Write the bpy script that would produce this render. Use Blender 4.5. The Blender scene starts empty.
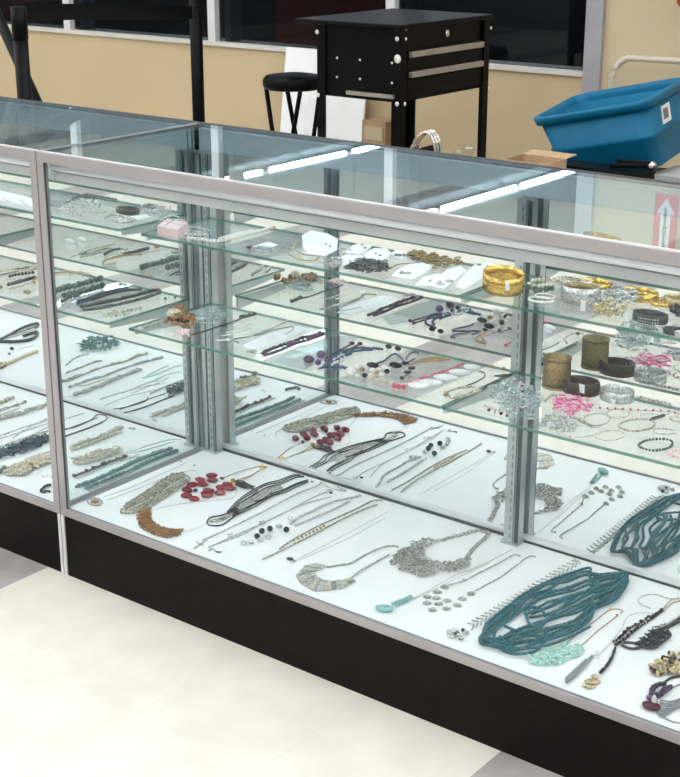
import bpy, math, random
from mathutils import Vector, Matrix
random.seed(7)
sc = bpy.context.scene
COL = sc.collection
PI = math.pi

# ------------------------------------------------------------------ camera
F, CAM, YAW, PITCH = 1436.09, Vector((2.30578, -1.94217, 1.46836)), 0.66179, 0.33308
fwd = Vector((-math.sin(YAW)*math.cos(PITCH), math.cos(YAW)*math.cos(PITCH), -math.sin(PITCH)))
rgt = Vector((math.cos(YAW), math.sin(YAW), 0)); upv = rgt.cross(fwd)
cd = bpy.data.cameras.new('camera'); cam = bpy.data.objects.new('camera', cd); COL.objects.link(cam)
m3 = Matrix((rgt, upv, -fwd)).transposed().to_4x4(); m3.translation = CAM
cam.matrix_world = m3
cd.sensor_fit = 'HORIZONTAL'; cd.sensor_width = 36; cd.lens = F*36/680; cd.clip_end = 60; cd.clip_start = .05
sc.camera = cam

def hit(px, py, ax, v):            # where the sight line of a photo point meets the plane axis ax = v
    d = fwd + rgt*((px-340)/F) - upv*((py-388.5)/F)
    return CAM + d*((v-CAM[ax])/d[ax])
YM = .4953                          # face of the mirrored doors
def at(x, y, z):                    # photo point -> point on the level surface z
    if isinstance(x, tuple): x, y = x
    return hit(x, y, 2, z)
def un(x, y, z):                    # the same for a point seen in the mirror
    p = hit(x, y, 2, z); p.y = 2*YM-p.y; return p

# ------------------------------------------------------------------ materials
MATS = {}
def mat(name, col, rough=.5, metal=0., var=.12, scale=60., spec=.5, alpha=1., bump=0., trans=0.):
    if name in MATS: return MATS[name]
    m = bpy.data.materials.new(name); m.use_nodes = True; nt = m.node_tree; b = nt.nodes['Principled BSDF']
    tc = nt.nodes.new('ShaderNodeTexCoord'); no = nt.nodes.new('ShaderNodeTexNoise'); no.inputs['Scale'].default_value = scale
    no.inputs['Detail'].default_value = 3
    nt.links.new(tc.outputs['Object'], no.inputs['Vector'])
    r = nt.nodes.new('ShaderNodeValToRGB'); r.color_ramp.elements[0].position = .3; r.color_ramp.elements[1].position = .7
    r.color_ramp.elements[0].color = (*[max(0, c*(1-var)) for c in col], 1)
    r.color_ramp.elements[1].color = (*[min(1, c*(1+var)) for c in col], 1)
    nt.links.new(no.outputs['Fac'], r.inputs['Fac']); nt.links.new(r.outputs['Color'], b.inputs['Base Color'])
    b.inputs['Roughness'].default_value = rough; b.inputs['Metallic'].default_value = metal
    b.inputs['Specular IOR Level'].default_value = spec; b.inputs['Alpha'].default_value = alpha
    if bump:
        bp = nt.nodes.new('ShaderNodeBump'); bp.inputs['Strength'].default_value = bump; bp.inputs['Distance'].default_value = .002
        nt.links.new(no.outputs['Fac'], bp.inputs['Height']); nt.links.new(bp.outputs['Normal'], b.inputs['Normal'])
    MATS[name] = m; return m
def mnew(name):
    m = bpy.data.materials.new(name); m.use_nodes = True; nt = m.node_tree; nt.nodes.clear()
    out = nt.nodes.new('ShaderNodeOutputMaterial'); MATS[name] = m
    return m, nt, out
def glassmat(name, tint, f0=.04, gain=1.):
    # clear sheet glass: light goes straight through, each face mirrors by its angle (Schlick)
    m, nt, out = mnew(name); N = nt.nodes.new; L = nt.links.new
    g = N('ShaderNodeNewGeometry'); d = N('ShaderNodeVectorMath'); d.operation = 'DOT_PRODUCT'
    L(g.outputs['Normal'], d.inputs[0]); L(g.outputs['Incoming'], d.inputs[1])
    def mt(op, a, b):
        n = N('ShaderNodeMath'); n.operation = op; n.use_clamp = False
        for i, v in enumerate((a, b)):
            if v is None: continue
            if isinstance(v, (int, float)): n.inputs[i].default_value = v
            else: L(v, n.inputs[i])
        return n.outputs[0]
    a = mt('ABSOLUTE', d.outputs['Value'], None); one = mt('SUBTRACT', 1., a); p5 = mt('POWER', one, 5.)
    fac = mt('MULTIPLY_ADD', p5, 1-f0); fac.node.inputs[2].default_value = f0
    fac = mt('MULTIPLY', fac, gain)
    t = N('ShaderNodeBsdfTransparent'); t.inputs['Color'].default_value = (*tint, 1)
    s = N('ShaderNodeBsdfGlossy'); s.inputs['Roughness'].default_value = 0.0; s.inputs['Color'].default_value = (.86, .97, 1, 1)
    mx = N('ShaderNodeMixShader'); L(fac, mx.inputs[0]); L(t.outputs[0], mx.inputs[1]); L(s.outputs[0], mx.inputs[2])
    L(mx.outputs[0], out.inputs[0]); return m
def emit(name, col, st):
    m, nt, out = mnew(name); e = nt.nodes.new('ShaderNodeEmission'); e.inputs[0].default_value = (*col, 1); e.inputs[1].default_value = st
    nt.links.new(e.outputs[0], out.inputs[0]); return m
GL = glassmat('sheet_glass', (.982, .993, .992), .020)
GLT = glassmat('top_sheet_glass', (.90, .955, .975), .06)
GW = glassmat('window_glass', (.5, .52, .55), .02, .9)
GT = glassmat('clear_crystal', (.9, .92, .92), .12, 1.)
GP = glassmat('plastic_bag', (.86, .88, .9), .10, 1.)
GE = mat('glass_edge', (.045, .19, .14), .15, 0, .3, 30, alpha=.85)
m, nt, out = mnew('mirror'); s = nt.nodes.new('ShaderNodeBsdfGlossy'); s.inputs['Roughness'].default_value = 0; s.inputs['Color'].default_value = (.86, .89, .89, 1)
nt.links.new(s.outputs[0], out.inputs[0])
mat('aluminium', (.42, .40, .412), .36, .5, .05, 8)
mat('header_white', (.72, .78, .82), .35, .2, .03, 8)
mat('satin_aluminium', (.50, .54, .55), .30, .7, .08, 12)
mat('bright_aluminium', (.78, .79, .81), .3, .35, .05, 12)
mat('slot_dark', (.22, .24, .24), .6)
mat('satin_white', (.50, .52, .53), .45, .3, .03, 8)
mat('bead_white', (.80, .80, .84), .25, .3, .02, 8)
mat('gasket_grey', (.22, .23, .25), .5)
mat('gasket', (.05, .055, .055), .5)
mat('deck_white', (.92, .92, .925), .45, 0, .02, 20)
mat('kick_black', (.0058, .0045, .0045), .5, 0, .3, 30, .12)
mat('silver', (.62, .62, .61), .28, .7, .55, 260)  # strong speckle puts bead sparkle into the colour, likewise in the next metals
mat('silver_dark', (.50, .49, .46), .3, .75, .75, 260)
mat('pewter', (.46, .44, .36), .32, .7, .75, 220)
mat('gunmetal', (.10, .10, .10), .3, .5, .8, 260)
mat('grey_crystal', (.46, .53, .49), .15, .2, .3, 200)
mat('gold', (.72, .46, .12), .25, .9, .2, 200)
mat('pale_gold', (.58, .47, .29), .3, .7, .5, 260)
mat('brass', (.33, .24, .12), .38, .8, .35, 300)
mat('champagne', (.60, .55, .46), .35, .5, .6, 240)
mat('copper', (.34, .17, .065), .35, .5, .7, 240)
mat('rust_beads', (.36, .17, .07), .5, .2, .4, 400)
mat('gold_cord', (.46, .36, .22), .5, .3, .2, 200)
mat('black_cord', (.012, .012, .013), .45)
mat('charcoal', (.05, .05, .055), .45, .2, .3, 200)
mat('black_bead', (.01, .01, .012), .2)
mat('red_bead', (.24, .018, .034), .22, 0, .6, 110)
mat('dark_red_bead', (.12, .015, .04), .25, 0, .3, 90)
mat('purple_bead', (.06, .032, .075), .25, 0, .5, 200)
mat('violet_bead', (.11, .05, .16), .25, 0, .4, 200)
mat('magenta_glass', (.085, .007, .022), .12, 0, .3, 90)
mat('teal_bead', (.010, .115, .145), .32, 0, .75, 260)
mat('teal_pale', (.08, .19, .20), .3, .1, .7, 220)
mat('aqua_stone', (.24, .48, .46), .35, 0, .25, 120)
mat('mint_fluff', (.46, .72, .64), .8, 0, .3, 120)
mat('navy_bead', (.02, .045, .09), .3, .1, .5, 200)
mat('blue_bead', (.05, .08, .17), .3, .1, .5, 200)
mat('sage_bead', (.085, .13, .105), .3, .1, .4, 200)
mat('pearl', (.80, .78, .72), .25, 0, .06, 200)
mat('white_stone', (.75, .73, .68), .4, 0, .15, 200)
mat('cream_bead', (.60, .54, .42), .4, 0, .55, 220)
mat('white_card', (.86, .87, .89), .55, 0, .02, 20)
mat('white_cloth', (.84, .84, .84), .9, 0, .06, 60, bump=.3)
mat('pink_bead', (.58, .12, .2), .35, 0, .3, 250)
mat('hot_pink', (.90, .20, .42), .6, 0, .3, 200)
mat('pale_pink', (.80, .58, .58), .5, 0, .15, 300)
mat('dark_wood', (.045, .02, .016), .35, 0, .3, 80)
mat('tan_cord', (.48, .29, .14), .55, 0, .2, 200)
mat('grey_tassel', (.30, .31, .32), .6, .3, .2, 200)
mat('beige_wall', (.53, .42, .26), .75, 0, .05, 2.2)
mat('tan_wall', (.56, .47, .31), .75, 0, .04, 2.2)
mat('shop_wall', (.30, .30, .29), .8, 0, .03, 3)
mat('white_paint', (.7, .68, .64), .8, 0, .03, 3)
mat('cap_white', (.62, .60, .57), .5, .2, .04, 10)
mat('mullion_white', (.72, .71, .73), .4, .3, .04, 10)
mat('mullion_grey', (.16, .18, .22), .4, .4, .05, 10)
mat('jamb_grey', (.40, .39, .42), .45, .3, .05, 10)
mat('ceiling_white', (.78, .78, .76), .8, 0, .03, 3)
mat('beyond_dark', (.006, .006, .010), .8, 0, .4, 2)
mat('beyond_red', (.16, .006, .014), .7, 0, .3, 2)
mat('black_steel', (.002, .002, .0024), .42, .0, .3, 20, .12)
mat('black_vinyl', (.003, .003, .004), .4, 0, .3, 30, .1)
mat('drawer_pull', (.42, .40, .38), .4, .7, .08, 20)
mat('bolt_white', (.72, .72, .70), .4, .2, .05)
mat('tote_blue', (.001, .135, .27), .5, 0, .07, 6, .3)
mat('lid_grey', (.42, .43, .45), .5, 0, .1, 20)
mat('paper_grey', (.45, .45, .47), .6, 0, .05, 20)
mat('cream_tube', (.60, .54, .46), .4, .2, .04, 20)
mat('cardboard', (.46, .32, .19), .8, 0, .08, 20)
mat('chrome', (.75, .75, .75), .12, 1., .03, 20)
mat('sign_red', (.62, .03, .04), .5, 0, .03, 20)
mat('sign_white', (.85, .82, .80), .5, 0, .02, 20)
mat('sign_ink', (.05, .02, .02), .8, spec=0)
TUBE2 = emit('added_tube', (.95, .98, 1.), 60.)
mat('back_groove', (.05, .06, .06), .4)
mat('extinguisher_red', (.45, .012, .012), .25, 0, .05, 20)
TUBE = emit('lamp_tube', (.96, .98, 1.), 18.)
CASE_TUBE = emit('case_lamp', (.95, .98, 1), 2.0)
# floor of square vinyl tiles: four cream columns, then one grey column
m, nt, out = mnew('floor_tiles'); N = nt.nodes.new; L = nt.links.new
tc = N('ShaderNodeTexCoord'); sx = N('ShaderNodeSeparateXYZ'); L(tc.outputs['Object'], sx.inputs[0])
def mt(op, a, b=None, c=None):
    n = N('ShaderNodeMath'); n.operation = op
    for i, v in enumerate((a, b, c)):
        if v is None: continue
        if isinstance(v, (int, float)): n.inputs[i].default_value = v
        else: L(v, n.inputs[i])
    return n.outputs[0]
T_ = .3048
u = mt('DIVIDE', mt('ADD', sx.outputs[0], .06), T_); v = mt('DIVIDE', mt('ADD', sx.outputs[1], .005), T_)
um = mt('FLOORED_MODULO', mt('FLOOR', u), 5.); grey = mt('GREATER_THAN', um, 3.5)
def seam(w): f = mt('FRACT', w); return mt('LESS_THAN', mt('MINIMUM', f, mt('SUBTRACT', 1., f)), .0035)
sm = mt('MULTIPLY', mt('MAXIMUM', seam(u), seam(v)), .10)
no = N('ShaderNodeTexNoise'); no.inputs['Scale'].default_value = 9; no.inputs['Detail'].default_value = 6; L(tc.outputs['Object'], no.inputs['Vector'])
def rampc(a, b):
    r = N('ShaderNodeValToRGB'); r.color_ramp.elements[0].position = .35; r.color_ramp.elements[1].position = .65
    r.color_ramp.elements[0].color = (*a, 1); r.color_ramp.elements[1].color = (*b, 1); L(no.outputs['Fac'], r.inputs['Fac']); return r.outputs[0]
def mixc(f, a, b):
    n = N('ShaderNodeMix'); n.data_type = 'RGBA'
    for i, v in ((0, f), (6, a), (7, b)):
        if isinstance(v, (int, float)): n.inputs[i].default_value = v
        elif isinstance(v, tuple): n.inputs[i].default_value = (*v, 1)
        else: L(v, n.inputs[i])
    return n.outputs[2]
c = mixc(grey, rampc((.69, .65, .58), (.75, .715, .65)), rampc((.30, .27, .26), (.42, .38, .37)))
c = mixc(sm, c, (.3, .26, .22))
b = N('ShaderNodeBsdfPrincipled'); L(c, b.inputs['Base Color']); b.inputs['Roughness'].default_value = .38; b.inputs['Specular IOR Level'].default_value = .35
L(b.outputs[0], out.inputs[0])

# ------------------------------------------------------------------ mesh building
def _sphere(nu=8, nv=5):
    vs = [(0, 0, 1)]; fs = []
    for j in range(1, nv):
        t = PI*j/nv
        for i in range(nu): a = 2*PI*i/nu; vs.append((math.sin(t)*math.cos(a), math.sin(t)*math.sin(a), math.cos(t)))
    vs.append((0, 0, -1)); n = len(vs)-1
    for i in range(nu): fs.append((0, 1+i, 1+(i+1) % nu)); fs.append((n, n-nu+(i+1) % nu, n-nu+i))
    for j in range(nv-2):
        for i in range(nu): a = 1+j*nu+i; b_ = 1+j*nu+(i+1) % nu; fs.append((a, a+nu, b_+nu, b_))
    return vs, fs
SPH = _sphere(7, 4); SPH2 = _sphere(14, 8)
class MB:
    def __init__(s): s.v = []; s.f = []; s.mi = []; s.sm = []
    def add(s, vs, fs, mi=0, smooth=True):
        o = len(s.v); s.v.extend(tuple(p) for p in vs)
        for f in fs: s.f.append(tuple(o+i for i in f)); s.mi.append(mi); s.sm.append(smooth)
    def box(s, a, b, mi=0, M=None):
        x0, y0, z0 = a; x1, y1, z1 = b
        vs = [(x0,y0,z0),(x1,y0,z0),(x1,y1,z0),(x0,y1,z0),(x0,y0,z1),(x1,y0,z1),(x1,y1,z1),(x0,y1,z1)]
        if M: vs = [M @ Vector(p) for p in vs]
        fs = [(0,3,2,1),(4,5,6,7),(0,1,5,4),(1,2,6,5),(2,3,7,6),(3,0,4,7)]
        s.add(vs, fs, mi, False); return s
    def sphere(s, c, r, rz=0, T=None, M=None):
        vs, fs = T or SPH
        if not isinstance(r, tuple): r = (r, r, r)
        ca, sa = math.cos(rz), math.sin(rz); o = []
        for x, y, z in vs:
            x *= r[0]; y *= r[1]; z *= r[2]
            p = Vector((x*ca-y*sa, x*sa+y*ca, z))
            if M: p = M @ p
            o.append((c[0]+p[0], c[1]+p[1], c[2]+p[2]))
        s.add(o, fs); return s
    def tube(s, pts, r, closed=False, n=6, cap=True):
        pts = [Vector(p) for p in pts]; k = len(pts); rings = []
        for i, p in enumerate(pts):
            a = pts[(i-1) % k] if closed or i else p; b = pts[(i+1) % k] if closed or i < k-1 else p
            t = (b-a)
            if t.length < 1e-9: t = Vector((1, 0, 0))
            t.normalize(); ref = Vector((0, 0, 1)) if abs(t.z) < .9 else Vector((1, 0, 0))
            u = t.cross(ref).normalized(); w = u.cross(t)
            rr = r[i] if isinstance(r, list) else r
            rings.append([p+u*math.cos(2*PI*j/n)*rr+w*math.sin(2*PI*j/n)*rr for j in range(n)])
        vs = [q for g in rings for q in g]; fs = []
        for i in range(k if closed else k-1):
            for j in range(n):
                a = i*n+j; b = i*n+(j+1) % n; c = ((i+1) % k)*n+(j+1) % n; d = ((i+1) % k)*n+j; fs.append((a, b, c, d))
        if not closed and cap: fs.append(tuple(range(n))[::-1]); fs.append(tuple(range((k-1)*n, k*n)))
        s.add(vs, fs); return s
    def lathe(s, c, prof, n=24, rot=None, sy=1., smooth=True):
        vs = []; k = len(prof)
        for i in range(n):
            a = 2*PI*i/n
            for r, z in prof:
                p = Vector((r*math.cos(a), r*math.sin(a)*sy, z))
                if rot: p = rot @ p
                vs.append(Vector(c)+p)
        fs = [(i*k+j, ((i+1) % n)*k+j, ((i+1) % n)*k+(j+1) % k, i*k+(j+1) % k) for i in range(n) for j in range(k)]
        s.add(vs, fs, 0, smooth); return s
    def prism(s, poly, z0, z1, mi=0, smooth=False):
        n = len(poly); vs = [(p[0], p[1], z0) for p in poly]+[(p[0], p[1], z1) for p in poly]
        A = sum(poly[i][0]*poly[(i+1) % n][1]-poly[(i+1) % n][0]*poly[i][1] for i in range(n))
        fs = [tuple(range(n))[::-1], tuple(range(n, 2*n))]+[(i, (i+1) % n, n+(i+1) % n, n+i) for i in range(n)]
        if A < 0: fs = [f[::-1] for f in fs]
        s.add(vs, fs, mi, smooth); return s
    def build(s, name, mats, parent=None, bevel=0):
        me = bpy.data.meshes.new(name); me.from_pydata(s.v, [], s.f)
        if isinstance(mats, (str, bpy.types.Material)): mats = [mats]
        for q in mats: me.materials.append(MATS[q] if isinstance(q, str) else q)
        me.polygons.foreach_set('material_index', s.mi); me.polygons.foreach_set('use_smooth', s.sm); me.update()
        o = bpy.data.objects.new(name, me); COL.objects.link(o)
        if parent: o.parent = parent; o.matrix_parent_inverse = Matrix.Translation(-parent.location)
        if bevel:
            md = o.modifiers.new('bevel', 'BEVEL'); md.width = bevel; md.segments = 2; md.limit_method = 'ANGLE'
        return o
def tag(o, label, cat, group=None):
    o['label'] = label; o['category'] = cat
    if group: o['group'] = group
    return o
def thing(name, label, cat, loc=(0, 0, 0), group=None):
    o = bpy.data.objects.new(name, None); o.empty_display_size = .05; COL.objects.link(o); o.location = loc; return tag(o, label, cat, group)
def struct(name, mb, m):
    o = mb.build(name, m); o['kind'] = 'structure'; return o
def bx(name, a, b, m, parent=None, bevel=0): return MB().box(a, b).build(name, m, parent, bevel)
def smooth_path(pts, step=.004, closed=False):
    pts = [Vector(p) for p in pts]; n = len(pts); out_ = []
    rng = range(n) if closed else range(n-1)
    for i in rng:
        p1, p2 = pts[i], pts[(i+1) % n]
        p0 = pts[(i-1) % n] if closed or i else p1; p3 = pts[(i+2) % n] if closed or i < n-2 else p2
        k = max(1, int((p2-p1).length/step))
        for j in range(k):
            t = j/k
            out_.append(.5*((2*p1)+(p2-p0)*t+(2*p0-5*p1+4*p2-p3)*t*t+(3*p1-p0-3*p2+p3)*t**3))
    if not closed: out_.append(pts[-1])
    return out_
def resample(path, sp, closed=False):
    P = list(path)+([path[0]] if closed else []); o = [P[0]]; acc = 0
    for a, b_ in zip(P, P[1:]):
        d = (b_-a).length
        while acc+d >= sp and d > 0:
            t = (sp-acc)/d; a = a+(b_-a)*t; o.append(a); d = (b_-a).length; acc = 0
        acc += d
    return o
# ------------------------------------------------------------------ the room
YW = 3.0; CEIL = 3.0; XL, XR, YF = -9.0, 5.0, -6.5
struct('floor', MB().box((XL, YF, -.05), (XR, YW+.1, 0)), 'floor_tiles')
struct('ceiling', MB().box((XL, YF, CEIL), (XR, YW+.1, CEIL+.08)), 'ceiling_white')
struct('wall_left', MB().box((XL-.1, YF, 0), (XL, YW, CEIL)), 'shop_wall')
struct('wall_right', MB().box((XR, YF, 0), (XR+.1, YW, CEIL)), 'shop_wall')
struct('wall_front', MB().box((XL, YF-.1, 0), (XR, YF, CEIL)), 'shop_wall')
SILL = .805
def wx(px, py=20): return hit(px, py, 1, YW).x
jx0, jx1 = wx(587, 40), wx(604, 40)
struct('wall_back', MB().box((XL, YW, 0), (jx0, YW+.12, SILL)), 'beige_wall')
struct('wall_east', MB().box((jx1, YW, 0), (XR, YW+.12, CEIL)), 'tan_wall')
struct('trim_sill', MB().box((XL, YW-.015, SILL), (jx0, YW+.13, SILL+.018)), 'cap_white')
struct('trim_jamb', MB().box((jx0, YW-.02, 0), (jx1, YW+.14, CEIL)), 'jamb_grey')
mx = [wx(65), wx(209), wx(387)]; sp_ = (mx[2]-mx[0])/2
xs_ = [mx[0]-sp_*k for k in range(5, 0, -1)]+mx+[jx0]
n_ = 0
for i, x in enumerate(xs_[:-1]):
    struct('trim_%d' % (i+1), MB().box((x, YW-.01, SILL+.018), (x+.045, YW+.03, CEIL)), 'mullion_white')
    struct('trim_%d' % (i+21), MB().box((x+.07, YW+.03, SILL+.018), (x+.105, YW+.10, CEIL)), 'mullion_grey')
    w = struct('window_%d' % (i+1), MB().box((x+.045, YW+.02, SILL+.018), (xs_[i+1], YW+.026, CEIL)), GW)
# the unlit room behind the windows
struct('wall_beyond', MB().box((XL, 8, -.05), (jx0+3, 8.1, CEIL)).box((XL, YW+.14, -.05), (jx0+3, 8, 0)).box((jx0+3, YW+.14, 0), (jx0+3.1, 8, CEIL)).box((XL-.1, YW+.14, 0), (XL, 8, CEIL)).box((XL, YW+.12, CEIL), (jx0+3, 8.1, CEIL+.08)), 'beyond_dark')
def red_panel(p0, p1, yy, top, label):
    a = hit(p0, 20, 1, yy).x; b_ = hit(p1, 20, 1, yy).x
    t = thing('partition_screen', label, 'partition', ((a+b_)/2, yy, 0))
    bx('panel', (a, yy, .1), (b_, yy+.03, top), 'beyond_red', t)
    bx('foot', (a+.05, yy-.15, 0), (a+.09, yy+.18, .1), 'beyond_dark', t); bx('foot', (b_-.09, yy-.15, 0), (b_-.05, yy+.18, .1), 'beyond_dark', t)
red_panel(-30, 32, 3.9, 1.6, 'dark red partition screen behind the first window by the thick black post')
red_panel(276, 384, 3.9, 1.6, 'dark red partition screen in the unlit room right above the black bar stool')

# ceiling strip lights, rows running away from the camera
row_x = [-6.85, -4.5, -2.2, .1, 2.4, 4.3]
k_ = 0
lx = 0
fx0 = None
for x in row_x:
    for j in range(6):
        y0 = -5.9+j*1.42
        if fx0 is None or True:
            t = thing('strip_light', 'long fluorescent strip light on the shop ceiling', 'ceiling light', (x, y0, CEIL-.07), 'strip lights in rows on the ceiling')
            bx('light_body', (x-.07, y0, CEIL-.045), (x+.07, y0+1.34, CEIL), 'white_paint', t)
            MB().box((x-.05, y0+.03, CEIL-.07), (x+.05, y0+1.31, CEIL-.0455)).build('lamp_tube', [TUBE], t)

for x, k0 in ((-4.66, 0), (-2.86, 1)):  # extra lamps, added so the case top mirrors brighter streaks
    for y0 in (5.1, 6.12, 7.14) if k0 == 0 else (4.75, 5.75, 6.75):
        t = thing('strip_light', 'strip light added beyond the windows for the bright streaks mirrored in the case top', 'ceiling light', (x, y0, 2.4), 'strip lights added beyond the windows')
        bx('light_body', (x-.05, y0, 2.43), (x+.05, y0+.98, CEIL-.001), 'white_paint', t)
        MB().box((x-.016, y0+.035, 2.405), (x+.016, y0+.945, 2.4295)).build('lamp_tube', [TUBE2], t)
# sign and extinguisher on the tan wall
sx_ = hit(668, 222, 2, .965); 
def refpt(px, py):                      # what the case top shows at a photo point, on the wall behind
    h = hit(px, py, 2, .965); d = h-CAM; d.z = -d.z; return h+d*((YW-.006-h.y)/d.y)
s0, s1 = refpt(655.5, 192), refpt(679, 192); zb = s0.z; wS = s1.x-s0.x; hS = wS*2.75
t = thing('wall_sign', 'red and white extinguisher sign with a downward arrow on the tan wall', 'sign', (s0.x+wS/2, YW, zb))
yb = YW-.004
bx('sign_plate', (s0.x, yb, zb), (s1.x, YW-.0005, zb+hS), 'sign_red', t)
cx = s0.x+wS/2; ar = MB(); ya = yb-.0015
ar.box((cx-wS*.21, ya, zb+hS*.24), (cx+wS*.21, yb-.0002, zb+hS*.80))
ar.add([(cx-wS*.40, ya, zb+hS*.28), (cx+wS*.40, ya, zb+hS*.28), (cx, ya, zb+hS*.05)], [(0, 2, 1)], 0, False)
ar.box((cx-wS*.42, ya, zb+hS*.80), (cx+wS*.42, yb-.0002, zb+hS*.96))
ar.build('arrow', 'sign_white', t)
def text(body, size, loc, m, parent, name, rot=(PI/2, 0, 0)):
    cu = bpy.data.curves.new(name, 'FONT'); cu.body = body; cu.size = size; cu.align_x = 'CENTER'; cu.align_y = 'CENTER'; cu.extrude = .0004
    cu.offset = size*.035
    o = bpy.data.objects.new(name, cu); COL.objects.link(o); bpy.context.view_layer.update()
    me = bpy.data.meshes.new_from_object(o.evaluated_get(bpy.context.evaluated_depsgraph_get())); bpy.data.objects.remove(o)
    me.transform(Matrix.Translation(loc) @ Matrix.Rotation(rot[2], 4, 'Z') @ Matrix.Rotation(rot[0], 4, 'X'))
    me.materials.clear(); me.materials.append(MATS[m]); o = bpy.data.objects.new(name, me); COL.objects.link(o); o.parent = parent
    o.matrix_parent_inverse = Matrix.Translation(-parent.location); return o
text('FIRE', hS*.155, (cx, ya-.0012, zb+hS*.88), 'sign_ink', t, 'lettering')
for i, ch in enumerate('EXTINGUISHER'):
    text(ch, hS*.078, (cx, ya-.0012, zb+hS*(.765-i*.0505)), 'sign_ink', t, 'lettering')
zx = hit(676, 6, 1, YW-.09); 
ex = zx.x+.055
t = thing('fire_extinguisher', 'red fire extinguisher hung on the tan wall above the blue tote', 'fire extinguisher', (ex, YW-.075, zx.z))
MB().lathe((ex, YW-.075, zx.z), [(0, .0), (.045, 0), (.055, .012), (.055, .21), (.04, .245), (.018, .26), (.0, .26)], 24).build('cylinder', 'extinguisher_red', t)
MB().lathe((ex, YW-.075, zx.z+.26), [(0, 0), (.015, 0), (.015, .04), (0, .04)], 12).build('valve', 'chrome', t)
bx('handle', (ex-.01, YW-.16, zx.z+.30), (ex+.01, YW-.06, zx.z+.312), 'black_steel', t)
MB().tube(smooth_path([(ex, YW-.10, zx.z+.285), (ex+.05, YW-.09, zx.z+.25), (ex+.072, YW-.08, zx.z+.18), (ex+.07, YW-.08, zx.z+.08)], .02), .009).build('hose', 'black_steel', t)
bx('bracket', (ex-.02, YW-.022, zx.z+.1), (ex+.02, YW-.0005, zx.z+.24), 'chrome', t)

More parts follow.
